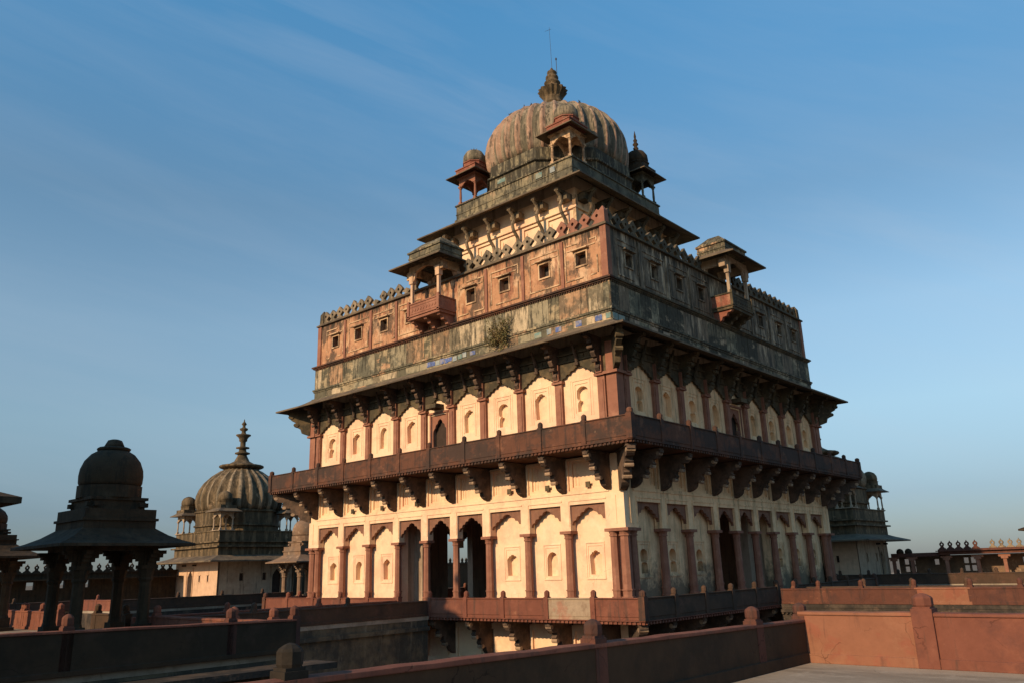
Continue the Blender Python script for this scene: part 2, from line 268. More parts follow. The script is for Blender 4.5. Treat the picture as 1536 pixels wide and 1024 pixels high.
def merlon_loops(u, z0, h=.70, w=.5, hole=True, dia=False):
    zc = z0+h*.58; r = h*.25
    outl = [(u-w*.5, z0), (u+w*.5, z0), (u+w*.46, z0+h*.10), (u+w*.30, z0+h*.17), (u+w*.17, z0+h*.30)]
    a = [(u+r*cos(t), zc+r*sin(t)) for t in [-.75+i*(pi/2+.45)/6 for i in range(7)]]
    if dia: a = [(u+w*.22, z0+h*.34), (u+w*.50, zc-h*.02), (u+w*.44, zc+h*.08)]
    rgt = outl[2:] + a
    left = [(2*u-x, z) for x, z in reversed(rgt)]
    L = [(u-w*.5, z0), (u+w*.5, z0)] + rgt + [(u, z0+h)] + left
    return [L] + ([[(u+h*.105*cos(t), zc+h*.105*sin(t)) for t in [2*pi*i/8 for i in range(8)]]] if hole else [])
def post_mesh(b, x, y, z0, zt, w=.13, knob=.17):
    """square parapet post with a collar and an onion-shaped knob, zt = wall top"""
    b.box(x-w, x+w, y-w, y+w, z0, zt+.05)
    b.box(x-w*.84, x+w*.84, y-w*.84, y+w*.84, zt+.05, zt+.075)
    b.lathe((x, y), [(w*.9, zt+.075), (w*1.0, zt+.10), (w*1.0, zt+.10+knob*.62), (w*.85, zt+.1+knob*.78), (w*.45, zt+.1+knob*.97), (w*.12, zt+.1+knob*1.05)], 8, smooth=False, rot=pi/8)
    return b

# ------------------------------------------------------------------ ground and courtyard
MB().plate([[(-4000,-4000),(4000,-4000),(4000,4000),(-4000,4000)]], -9.4, -9, lambda p, q, t: (p, q, t)).build('ground', groundm)['kind'] = 'structure'

# ================================================================== THE TOWER
T = thing('palace_tower', 'tall square cream and red stepped palace tower with ribbed dome and projecting balconies', 'palace', (0, 0, -9))
PU = [-8.42, -6.5, -4.62, -2.65, -.86, .86, 2.65, 4.62, 6.5, 8.42]
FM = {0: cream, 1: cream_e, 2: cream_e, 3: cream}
A = 9.0
# ---- storey at terrace level: four solid corner blocks and a cross hall
for k in range(4):
    fr = FR(k)
    for sg in (-1, 1):
        b = MB(fr); b.box(*sorted((sg*2.75, sg*(8.3 if k % 2 == 0 else 7.399))), 7.4, 8.3, -.02, 4.0); b.build('hall_wall', inner, T)
        if k == 3: MB(fr).box(*sorted((sg*.95, sg*2.749)), 7.9, 8.3, -.02, 3.99).build('hall_wall', inner, T)
        if k < 2: MB(fr).box(*sorted((sg*2.25, sg*2.749)), 7.45, 7.85, -.02, 3.99).build('hall_pier', inner, T)
MB().box(-8.75, 8.75, -8.75, 8.75, 4.003, 4.15).build('ceiling', inner, T)
MB().box(-9, 9, -9, 9, -.12, -.025).build('hall_floor', floorm, T)
for k in range(4):
    fr = FR(k); b = MB(fr); b2 = MB(fr)
    for i in range(9):
        c0, c1 = PU[i], PU[i+1]; c = (c0+c1)/2
        h0, h1 = c0+.21, c1-.21
        b.plate([[(c0,2.8),(h0,2.8),(h0,3.68),(h1,3.68),(h1,2.8),(c1,2.8),(c1,4.02),(c0,4.02)]], 8.70, A, sides=True)
        b.box(h0-.07, h1+.07, A, A+.025, 3.80, 3.86)
        b.box(h0-.07, h0-.03, A, A+.02, 2.95, 3.80)
        zs_ = 3.02+random.uniform(-.04, .04); b2.plate([[(h0,zs_),(h0,3.679),(h1,3.679),(h1,zs_)] + list(reversed(cusped(c, (h1-h0)/2-.004, zs_, 3.54, 4, .055)))], 8.78, 8.90)
        if not 3 <= i <= 5:                                # back wall of a blind bay, with its niche hole
            kk = 1 if (k == 1) else (2 if i % 3 == 1 else 0)
            nh = niche_shape(c+random.uniform(-.02, .02), 1.32+random.uniform(-.03, .02), 2.13+random.uniform(-.03, .04), .23+random.uniform(-.02, .02), kk)
            bw = MB(fr); bw.plate([[(c0,0),(c1,0),(c1,3.9),(c0,3.9)], [(c-.30,1.25),(c+.30,1.25),(c+.30,2.27),(c-.30,2.27)]], 8.31, 8.66)
            bw.build('bay_wall', FM[k], T) if k < 2 else None
            if k < 2:
                nm = MB(fr); nm.plate([[(c-.30,1.25),(c+.30,1.25),(c+.30,2.27),(c-.30,2.27)], nh], 8.40, 8.64, sides='hole', back=False)
                nm.plate([nh], 8.35, 8.40, sides=False)
                nm.box(c-.40, c+.40, 8.661, 8.685, 2.36, 2.40); nm.box(c-.40, c-.365, 8.661, 8.68, 1.2, 2.36); nm.box(c+.365, c+.40, 8.661, 8.68, 1.2, 2.36); nm.box(c-.40, c+.40, 8.661, 8.69, 1.16, 1.2)
                nm.build('niche', FM[k], T)
    # end strips and the corner pier
    for sg in (-1, 1):
        ce = 9.0 if k % 2 == 0 else 8.769; b.box(*sorted((sg*8.42, sg*ce)), 8.77, A, 2.8, 4.02)
        b.box(sg*8.66-.015, sg*8.66+.015, A, A+.02, 2.95, 3.9)
        b.box(*sorted((sg*8.42, sg*(8.67 if k % 2 == 0 else 8.309))), 8.31, 8.67, 0, 2.8)
    # wall up to the balcony, with recessed panels
    for i in range(9):
        c0, c1 = PU[i], PU[i+1]; p0, p1 = c0+.2, c1-.2
        b.plate([[(c0,4.02),(c1,4.02),(c1,5.3),(c0,5.3)], [(p0,4.16),(p1,4.16),(p1,5.22),(p0,5.22)]], 8.86, A, sides='hole', back=False)
        b.plate([[(p0,4.16),(p1,4.16),(p1,5.22),(p0,5.22)], [(p0+.14,4.28),(p1-.14,4.28),(p1-.14,5.15),(p0+.14,5.15)]], 8.86, 8.93, sides='hole', back=False)
        b.plate([[(p0+.14,4.28),(p1-.14,4.28),(p1-.14,5.15),(p0+.14,5.15)]], 8.8, 8.862, sides=False)
        b.box(p0+.22, p0+.25, 8.862, 8.885, 4.35, 5.1); b.box(p0+.36, p0+.38, 8.862, 8.88, 4.35, 5.1); b.box(p1-.25, p1-.22, 8.862, 8.885, 4.35, 5.1)
        b.box(c0, c1, A, A+.03, 4.03, 4.08)
    for sg in (-1, 1): b.box(*sorted((sg*8.42, sg*(9.0 if k % 2 == 0 else 8.769))), 8.77, A, 4.021, 5.3)
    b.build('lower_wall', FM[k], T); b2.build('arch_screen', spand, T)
    # drain spouts / small dark holes under some panels
    if k == 0:
        for i, dx in ((1, -.1), (2, .05), (3, .42), (6, .25), (7, .18), (8, .1)):
            c = (PU[i]+PU[i+1])/2+dx; z = 4.25+random.uniform(-.06, .08)
            MB(fr).box(c-.09, c+.09, 8.99, 9.035, z, z+.2).build('drain_spout', frieze, T)
def column(b, u, o, z0, z1, r):
    """faceted half-column with moulded base and bracketed capital"""
    def oc(rad, za, rb, zb):
        n = 8; pts = [(cos(pi/8+i*pi/4)/cos(pi/8), sin(pi/8+i*pi/4)/cos(pi/8)) for i in range(n)]
        b.add([(u+x*rad, o+y*rad, za) for x, y in pts]+[(u+x*rb, o+y*rb, zb) for x, y in pts], [(i,(i+1)%n,(i+1)%n+n,i+n) for i in range(n)]+[tuple(range(n))[::-1], tuple(range(n,2*n))])
    h = z1-z0
    b.box(u-r*1.35, u+r*1.35, o-r*1.3, o+r*1.3, z0, z0+.22)
    oc(r*1.2, z0+.22, r*1.2, z0+.30); oc(r*1.02, z0+.30, r*1.08, z0+.55); oc(r*1.28, z0+.55, r*1.28, z0+.61); oc(r*1.0, z0+.61, r*1.05, z0+.80); oc(r*1.22, z0+.80, r*1.22, z0+.84)
    oc(r, z0+.84, r*.90, z1-.26); oc(r*1.12, z1-.26, r*1.12, z1-.21); oc(r*.95, z1-.21, r*1.2, z1-.10)
    b.box(u-r*1.75, u+r*1.75, o-r*1.45, o+r*1.45, z1-.10, z1)
    return b
for k in range(2):
    for u in PU: column(MB(FR(k)), u, 8.86, 0, 2.8, .14).build('column', redstone, T)
for sx, sy in ((1, -1), (-1, -1), (1, 1)):
    column(MB(), sx*8.84, sy*8.84, 0, 2.8, .175).build('column', redstone, T)
# ---- foot of the tower below the terrace and the walkway round it
b = MB(); b.box(-8.98, 8.98, -8.98, 8.98, -9, -.13); b.build('base_wall', FM[0], T)
for k in range(2):
    fr = FR(k); b = MB(fr)
    for i in range(9):
        c0, c1 = PU[i]+.22, PU[i+1]-.22
        b.plate([[(c0-.22,-1.75),(c1+.22,-1.75),(c1+.22,-.3),(c0-.22,-.3)], [(c0,-1.6),(c1,-1.6),(c1,-.5),(c0,-.5)]], 8.982, 9.07, sides='hole', back=False)
        b.box(c0+.12, c1-.12, 8.985, 9.03, -1.5, -.6)
    X = 9.14 if k == 0 else 8.989; b.box(-X, X, 8.99, 9.14, -1.9, -1.75); X = 9.24 if k == 0 else 8.989; b.box(-X, X, 8.99, 9.24, -2.12, -1.901)
    b.build('base_panelling', FM[k], T)
boss = mat('sunlit_boss', (.34, .23, .145), [((.16, .11, .08), 2.2, V, .48, .64, .8)], grain=.25)  # sunlight on the bracket fronts, painted as a paler tone
def wall_bracket(fr, u, zt, zb, reach, wd, m, diag=None, name='wall_bracket'):
    """stepped and scrolled bracket; profile in outward distance and height"""
    h = zt-zb
    pr = [(A-.03, zt), (A+reach, zt), (A+reach, zt-.07*h), (A+reach*.86, zt-.13*h), (A+reach*.93, zt-.17*h), (A+reach*.86, zt-.23*h), (A+reach*.72, zt-.24*h), (A+reach*.70, zt-.30*h),
          (A+reach*.76, zt-.36*h), (A+reach*.66, zt-.46*h), (A+reach*.52, zt-.46*h), (A+reach*.50, zt-.54*h), (A+reach*.54, zt-.60*h), (A+reach*.44, zt-.72*h), (A+reach*.30, zt-.72*h), (A+reach*.28, zt-.82*h),
          (A+reach*.22, zt-.90*h), (A+reach*.10, zt-.97*h), (A-.03, zb)]
    b = MB(fr if diag is None else diag)
    b.plate([[(o, z) for o, z in pr]], -wd, wd, lambda p, q, t: (u+t, p, q))
    for f, g in ((.93, .05), (.70, .40), (.46, .66)):       # rounded bosses along the front edge, painted paler as if sunlit
        b.mi = 1; b.rod((u-wd*1.1, A+reach*f-.02, zt-g*h-.05), (u+wd*1.1, A+reach*f-.02, zt-g*h-.05), .055*h+.005, 8)
    b.mi = 0; b.box(u-wd*1.3, u+wd*1.3, A-.02, A+reach*.99, zt-.001, zt+.06)
    return b.build(name, [m, boss if m is bracket else m], T)
def DG(sx, sy):
    # frame for a diagonal bracket at a corner: o measured so that o=A is the wall corner
    q = math.sqrt(.5)
    return lambda u, o, z: (sx*(9 + (o-9)*q*1.35) - sy*u*q*.9*sx*sx, sy*(9 + (o-9)*q*1.35) + sx*u*q*.9, z)
BU = [-8.42, -6.5, -4.62, -2.72, -.88, .88, 2.78, 4.62, 6.5, 8.42]
for k in range(2):
    m = bracket
    for u in BU:
        wall_bracket(FR(k), u, 5.26, 4.12+random.uniform(-.05, .05), 1.26, .105, m)
        if abs(u) > 2: wall_bracket(FR(k), u, -.18, -1.45, 1.25, .105, m, name='lower_bracket')
    for u in (-.88, .88): wall_bracket(FR(k), u, -.18, -1.45, 1.25, .105, m, name='lower_bracket')
for sx, sy in ((1, -1), (-1, -1), (1, 1)):
    wall_bracket(None, 0, 5.26, 4.0, 1.3, .15, bracket, diag=DG(sx, sy)); wall_bracket(None, 0, -.18, -1.5, 1.3, .15, bracket, diag=DG(sx, sy), name='lower_bracket')
# ---- balcony and terrace-level walkway: slab, panels, posts
def gallery(z, zt, name, gaps, mats, slabm):
    P = MB(); P.box(-10.36, 10.36, -10.36, 10.36, z-.12, z-.03); P.box(-10.42, 10.42, -10.42, 10.42, z-.03, z+.0)
    # hollow the slab out of the way of the tower core: it runs through, which is how a cantilevered slab is built
    for k in range(4):
        P.xf = FR(k); P.mi = 0
        for q in range(120): P.box(-10.3+q*.172, -10.3+q*.172+.085, 10.36, 10.41, z-.115, z-.045)
    root = P.build(name, slabm, T)
    for k in range(4):
        fr = FR(k); edges = [-10.4] + [u for u in (-8.5, -6.55, -4.63, -2.76, -.9, .9, 2.84, 4.64, 6.6, 8.5)] + [10.4]
        for i in range(len(edges)-1):
            e0, e1 = edges[i], edges[i+1]
            if gaps and e0 == -.9: continue
            b = MB(fr); b.box(e0+.001, e1-.001, 10.26, 10.37, z+.0, zt); b.box(e0+.1, e1-.1, 10.37, 10.385, z+.10, zt-.08)
            b.box(e0+.001, e1-.001, 10.24, 10.40, zt, zt+.035)
            mm = mats[k](i) if callable(mats[k]) else mats[k]
            o = b.build('railing_panel', mm, root)
            if mm is bare: o['label'] = 'pale bare stone railing panel with its paint worn away'
        for u in edges[1:-1]:
            b = MB(fr); post_mesh(b, u, 10.32, z+.0, zt, .095, .17); b.build('railing_post', mats[k](0) if callable(mats[k]) else mats[k], root)
    for sx in (-1, 1):
        for sy in (-1, 1): post_mesh(MB(), sx*10.33, sy*10.33, z, zt, .11, .15).build('railing_post', rail, root)
gallery(5.47, 6.22, 'balcony', False, {0: rail, 1: rail, 2: rail, 3: rail}, rail)
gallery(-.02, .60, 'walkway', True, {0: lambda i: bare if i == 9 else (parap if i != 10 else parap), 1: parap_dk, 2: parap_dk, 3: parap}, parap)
# ---- second storey
b = MB()
b.box(-8.7, 8.7, -8.7, 8.7, 5.5, 9.9)
core = b
for k in range(4):
    fr = FR(k)
    B = MB(fr); F = MB(fr)
    for i in range(9):
        c0, c1 = PU[i], PU[i+1]; c = (c0+c1)/2; h0, h1 = c0+.17, c1-.17
        if i == 4:
            dz = [(c-.47,5.5),(c+.47,5.5),(c+.47,7.9),(c-.47,7.9)]
            B.plate([[(c0,5.5),(c-.47,5.5),(c-.47,7.9),(c+.47,7.9),(c+.47,5.5),(c1,5.5),(c1,9.0),(c0,9.0)]], 8.72, 8.95, back=False)
            if k < 2:
                d = MB(fr); d.plate([[(c-.47,5.5),(c-.42,5.5)] + cusped(c, .42, 7.15, 7.72, 3, .04) + [(c+.42,5.5),(c+.47,5.5),(c+.47,7.9),(c-.47,7.9)]], 8.80, 8.90)
                d.mi = 1; d.box(c-.46, c+.46, 8.701, 8.72, 5.5, 7.9)
                d.mi = 0; d.box(c-.55, c-.471, 8.951, 8.99, 5.5, 7.95); d.box(c+.471, c+.55, 8.951, 8.99, 5.5, 7.95); d.box(c-.6, c+.6, 8.951, 9.02, 7.95, 8.03)
                d.build('door', [redstone, doorm], T)
                MB(fr).box(c-.3, c+.3, 8.951, 9.45, 8.12, 8.3).build('door_hood', frieze, T)
        else:
            B.plate([[(c0,5.5),(c1,5.5),(c1,9.0),(c0,9.0)], [(c-.29,6.88),(c+.29,6.88),(c+.29,7.94),(c-.29,7.94)]], 8.72, 8.95, sides='hole', back=False)
            if k < 2:
                kk = [1, 0, 2, 0, 0, 0, 1, 0, 1][i] if k == 0 else [1, 0, 1, 2, 0, 2, 1, 0, 1][i]
                nh = niche_shape(c+random.uniform(-.02, .02), 6.90+random.uniform(-.02, .03), 7.86+random.uniform(-.03, .03), .255+random.uniform(-.015, .012), kk)
                nm = MB(fr); nm.plate([[(c-.29,6.88),(c+.29,6.88),(c+.29,7.94),(c-.29,7.94)], nh], 8.74, 8.925, sides='hole', back=False)
                nm.plate([nh], 8.66, 8.735, sides=False)
                for e, oo in ((.40, .02), (.50, .012)):
                    nm.box(c-e, c+e, 8.951, 8.951+oo, 7.96+e*.25, 7.99+e*.25); nm.box(c-e, c-e+.03, 8.951, 8.95+oo, 6.75, 7.96+e*.25); nm.box(c+e-.03, c+e, 8.951, 8.95+oo, 6.75, 7.96+e*.25)
                nm.build('niche', FM[k], T)
        # dark cusped arch front standing proud of the wall, up to the eave
        F.plate([[(c0,8.1),(h0,8.1)] + cusped(c, (h1-h0)/2-.002, 8.1, 8.54, 4, .06) + [(h1,8.1),(c1,8.1),(c1,9.4),(c0,9.4)]], 8.98, 9.07)
        F.box(c0, c1, 9.071, 9.12, 8.78, 8.85); F.box(c0, c1, 9.071, 9.16, 9.05, 9.12)
        for q in range(4): F.box(c0+.35+q*(c1-c0-.7)/3.3, c0+.35+q*(c1-c0-.7)/3.3+.14, 9.071, 9.1, 8.87, 9.03)
        if k < 2:
            s_ = MB(fr); s_.rod((c, 9.16, 8.72), (c, 9.42, 9.42), .045, 6); s_.rod((c, 9.14, 8.66), (c, 9.2, 8.95), .075, 6, .05); s_.rod((c, 9.2, 8.95), (c, 9.28, 9.15), .05, 6, .075); s_.box(c-.08, c+.08, 9.071, 9.2, 8.6, 8.68)
            s_.build('eave_strut', bracket if k == 0 else frieze, T)
    for sg in (-1, 1):
        B.box(*sorted((sg*8.42, sg*(8.949 if k % 2 == 0 else 8.719))), 8.72, 8.949, 5.5, 9.0); F.box(*sorted((sg*8.42, sg*(9.065 if k % 2 == 0 else 8.959))), 8.96, 9.065, 8.1, 9.4)
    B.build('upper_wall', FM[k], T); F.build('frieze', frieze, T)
core.build('core', inner, T)
for k in range(2):
    for u in PU:
        b = MB(FR(k)); b.box(u-.16, u+.16, 8.951, 9.075, 5.5, 8.05); b.box(u-.10, u+.10, 9.075, 9.105, 5.9, 7.9)
        b.box(u-.24, u+.24, 8.951, 9.16, 8.05, 8.14); b.box(u-.13, u+.13, 9.071, 9.2, 8.14, 8.75)
        b.build('pilaster', redstone, T)
        # eave bracket above each pilaster
        e = MB(FR(k)); pr = [(9.02, 9.42), (9.95, 9.42), (9.93, 9.30), (9.72, 9.26), (9.68, 9.12), (9.50, 9.10), (9.46, 8.95), (9.52, 8.82), (9.42, 8.68), (9.26, 8.62), (9.22, 8.45), (9.30, 8.30), (9.20, 8.18), (9.02, 8.15)]
        e.plate([pr], -.09, .09, lambda p, q, t, u=u: (u+t, p, q)); e.rod((u-.12, 9.36, 8.55), (u+.12, 9.36, 8.55), .07, 8); e.rod((u-.12, 9.6, 9.0), (u+.12, 9.6, 9.0), .07, 8)
        e.build('eave_bracket', bracket if k == 0 else frieze, T)
for sx, sy in ((1, -1), (-1, -1), (1, 1)):
    b = MB(); b.box(*sorted((sx*8.66, sx*9.09)), *sorted((sy*8.66, sy*9.09)), 5.5, 8.05); b.box(*sorted((sx*8.6, sx*9.2)), *sorted((sy*8.6, sy*9.2)), 8.05, 8.15)
    b.box(*sorted((sx*8.7, sx*9.13)), *sorted((sy*8.7, sy*9.13)), 8.15, 9.2)
    b.build('pilaster', redstone, T)
    q = DG(sx, sy); e = MB(q)
    pr = [(9.1, 9.42), (9.9, 9.42), (9.9, 9.2), (9.75, 9.1), (9.8, 8.95), (9.6, 8.8), (9.62, 8.62), (9.45, 8.5), (9.4, 8.3), (9.1, 8.15)]
    e.plate([pr], -.11, .11, lambda p, q_, t: (t, p, q_)); e.rod((-.15, 9.6, 8.7), (.15, 9.6, 8.7), .1, 8); e.rod((-.15, 9.8, 9.1), (.15, 9.8, 9.1), .1, 8)
    e.build('eave_bracket', frieze, T)
# ---- sloping eave all round, concave, drooping
def ring_eave(prof, th, n=4, jitter=0, seg=14, c=(0, 0), droop=0.0):
    """square sloping eave; prof = [(a, z) ...] from inside to edge"""
    b = MB(); cx, cy = c
    for k in range(4):
        fr = FR(k, cx, cy)
        rows = []
        for sgn in (0, 1):
            for a, z in prof:
                rows.append([(a*(-1+2*i/seg), a, z - th*sgn + (random.uniform(-jitter, jitter) if 0 < i < seg and not sgn else 0) + droop*abs(-1+2*i/seg)**6) for i in range(seg+1)])
        P = len(prof); vs = [fr(*p) for r in rows for p in r]; W = seg+1; fs = []
        for half in (0, 1):
            for j in range(P-1):
                for i in range(seg):
                    a0 = (half*P+j)*W+i; fs.append((a0, a0+1, a0+1+W, a0+W))
        for i in range(seg):
            a0 = (P-1)*W+i; b0 = (2*P-1)*W+i; fs.append((a0, a0+1, b0+1, b0))
            a0 = i; b0 = P*W+i; fs.append((a0, a0+1, b0+1, b0))
        b.add(vs, fs)
    return b
ring_eave([(8.98, 10.02), (9.35, 9.78), (9.8, 9.55), (10.32, 9.40)], .07, jitter=.012).build('eave', eave, T)
# ---- lichened band
for k in range(4):
    fr = FR(k); b = MB(fr); a = 9.0
    ev = k % 2 == 0; X = 9.0 if ev else 8.699; b.box(-X, X, 8.7, 9.0, 9.95, 11.5)
    X = 9.08 if ev else 9.0; b.box(-X, X, 9.001, 9.08, 10.38, 10.46); X = 9.04 if ev else 9.0; b.box(-X, X, 9.001, 9.04, 10.30, 10.379); X = 9.1 if ev else 9.0; b.box(-X, X, 9.001, 9.10, 9.88, 9.98)
    if k < 2:
        for z0, z1, wmin, wmax in ((10.475, 11.43, .45, 1.25), (9.99, 10.295, .3, 1.1)):
            x = -8.97
            while x < 8.9:
                x1 = min(8.97, x+random.uniform(wmin, wmax)); r_ = random.random()
                b.mi = 0 if r_ < .34 else (1 if r_ < .55 else (2 if r_ < .72 else 3))
                if k == 1: b.mi = 0 if r_ < .38 else (1 if r_ < .56 else (2 if r_ < .86 else 3))
                if random.random() < .9: b.box(x+.008, x1-.008, 9.0005, 9.008+random.uniform(0, .012), z0, z1)
                x = x1
    b.mi = 0
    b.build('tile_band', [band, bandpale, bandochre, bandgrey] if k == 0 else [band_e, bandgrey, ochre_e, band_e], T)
    b = MB(fr); X = 9.08 if ev else 8.799; b.box(-X, X, 8.8, 9.08, 11.503, 11.56); X = 9.14 if ev else 8.799; b.box(-X, X, 8.8, 9.14, 11.561, 11.63)
    for q in range(150): b.box(-8.95+q*.1195, -8.95+q*.1195+.06, 9.0005, 9.05, 11.44, 11.503)
    b.build('string_course', rail if k == 0 else frieze, T)
if True:
    fr = FR(0)
    for u, wd, m in ((-.55, .26, blue), (-.28, .24, blue), (.0, .26, pale_t), (.27, .24, blue), (.52, .2, blue), (.75, .26, blue), (1.05, .24, pale_t), (1.35, .24, teal), (1.62, .22, pale_t), (2.1, .3, blue), (5.6, .34, teal), (6.15, .22, pale_t), (6.6, .28, blue), (7.55, .28, blue), (8.45, .3, blue)):
        MB(fr).box(u-wd/2, u+wd/2, 9.0215, 9.03, 10.02+random.uniform(0, .05), 10.22+random.uniform(0, .06)).build('glazed_tile', m, T)
    for u, wd, m in ((8.88, .2, teal),): MB(fr).box(u-wd/2, u+wd/2, 9.0215, 9.03, 10.02+random.uniform(0, .05), 10.22+random.uniform(0, .06)).build('glazed_tile', m, T)
    fr = FR(1)
    for u, wd, m in ((-8.8, .3, teal), (-8.4, .4, teal), (-7.4, .3, bare), (-6.2, .5, bare), (-5.3, .5, bare)): MB(fr).box(u-wd/2, u+wd/2, 9.0215, 9.03, 10.02+random.uniform(0, .05), 10.22+random.uniform(0, .06)).build('glazed_tile', m, T)
# ---- upper block with windows, crest of merlons
UB = 8.9
b = MB(); b.box(-8.5, 8.5, -8.5, 8.5, 11.63, 13.70); b.build('core', inner, T)
WU = [-7.48, -5.67, -3.75, -1.95, 1.95, 3.86, 5.96, 7.75]
for k in range(4):
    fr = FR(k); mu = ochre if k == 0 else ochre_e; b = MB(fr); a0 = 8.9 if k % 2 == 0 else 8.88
    edges = [-a0, -6.72, -4.70, -2.85, -.98, .98, 2.85, 4.86, 6.86, a0]
    wi = 0
    for i in range(9):
        e0, e1 = edges[i], edges[i+1]
        if i == 4:
            b.plate([[(e0,11.63),(e1,11.63),(e1,13.7),(e0,13.7)]], 8.6, UB, sides=False, back=False); continue
        u = WU[wi]; wi += 1
        q0, q1 = u-.24, u+.24; z0, z1 = 12.40+random.uniform(-.04, .03), 12.92+random.uniform(-.03, .05)
        b.plate([[(e0,11.63),(e1,11.63),(e1,13.7),(e0,13.7)], [(q0,z0),(q1,z0),(q1,z1),(q0,z1)]], 8.6, UB, sides='hole', back=False)
        if k < 2:
            n = MB(fr); n.box(q0-.06, q0, UB+.001, UB+.04, z0-.06, z1+.06); n.box(q1, q1+.06, UB+.001, UB+.04, z0-.06, z1+.06); n.box(q0, q1, UB+.001, UB+.04, z1, z1+.06); n.box(q0, q1, UB+.001, UB+.05, z0-.06, z0)
            n.box(q0-.14, q1+.14, UB+.001, UB+.16, z1+.10, z1+.15)
            n.mi = 1; n.box(q0, q1, 8.50, 8.55, z0, z1)
            if i % 3 != 1 or k: n.mi = 2; n.box(q0+.005, q1-.005, 8.62, 8.66, z0+.1*(i % 2), z1)
            n.build('window', [palemould if k == 0 else mu, iron, doorm], T)
            # raised panel frame round the window
            p = MB(fr); f0, f1 = max(e0+.13, u-.76), min(e1-.13, u+.76)
            za, zb = 11.95, 13.32
            for (a0_, a1_, q_, v_) in ((f0, f1, 13.32, 0), (f0, f1, 11.90, 0), (za, zb, f0, 1), (za, zb, f1-.05, 1)):
                t_ = a0_
                while t_ < a1_-.01:
                    l_ = min(a1_-t_, random.uniform(.25, .7))
                    if random.random() < .80:
                        if v_: p.box(q_, q_+.05, UB+.001, UB+random.uniform(.02, .04), t_, t_+l_-.002)
                        else: p.box(t_, t_+l_-.002, UB+.001, UB+random.uniform(.02, .04), q_, q_+.05)
                    t_ += l_
            p.box(f0+.01, f0+.04, UB+.001, UB+.012, za+.3, zb-.3)
            p.box(f0+.1, f1-.1, UB+.001, UB+.03, 13.1, 13.14)
            p.build('panel_frame', palemould if k == 0 else mu, T)
            if i in (0, 1, 2, 5, 6, 7): MB(fr).box(edges[i+1]-.07, edges[i+1]+.07, UB+.001, UB+.06, 11.66, 13.6).build('strip_pilaster', mu if k else redstone, T)
    b.build('block_wall', mu, T)
    b = MB(fr); X = 9.02 if k % 2 == 0 else 8.599; b.box(-X, X, 8.6, 9.02, 13.7, 13.77); X = 8.95 if k % 2 == 0 else 8.699; b.box(-X, X, 8.7, 8.95, 13.771, 13.83); b.build('cornice', eave if k == 0 else frieze, T)
for sx, sy in ((1, -1), (-1, -1), (1, 1)):
    MB().box(*sorted((sx*8.68, sx*8.955)), *sorted((sy*8.68, sy*8.955)), 11.63, 13.699).build('corner_pilaster', redstone, T)
    MB().frus(.15, .15, 13.78, .13, .13, 14.35, (sx*8.76, sy*8.76)).frus(.13, .13, 14.35, .02, .02, 14.55, (sx*8.76, sy*8.76)).build('corner_merlon', redstone if sx*sy < 0 else frieze, T)
back = MB()
for k in range(4):
    n = 31
    for i in range(n):
        u = -8.5+i*17.0/(n-1)
        if abs(u) < 1.35: continue
        h = .66+random.uniform(-.05, .05)
        if k < 2:
            if k == 0 and random.random() < .10 and u < 6: h *= .5
            if random.random() < .04: continue
            ln, f_ = random.gauss(0, .05), FR(k)
            b = MB(lambda p, o, z, u=u, ln=ln, f_=f_: f_(u+(p-u)+(z-13.83)*ln, o+(z-13.83)*random.uniform(-.01, .01), z+(p-u)*ln*.3)); b.plate(merlon_loops(u, 13.83, h, .55+random.uniform(-.05, .03), h > .5, True), 8.70, 8.84)
            o = b.build('merlon', (redstone if k == 0 and u > 6.8 else (domerib if k == 0 else frieze)), T)
        else:
            back.xf = FR(k); back.plate(merlon_loops(u, 13.83, h, .54, True, True), 8.70, 8.85)
back.build('merlon_row', ochre_e, T)['kind'] = 'stuff'
MB().box(-8.6, 8.6, -8.6, 8.6, 13.705, 13.76).build('roof_deck', grey, T)
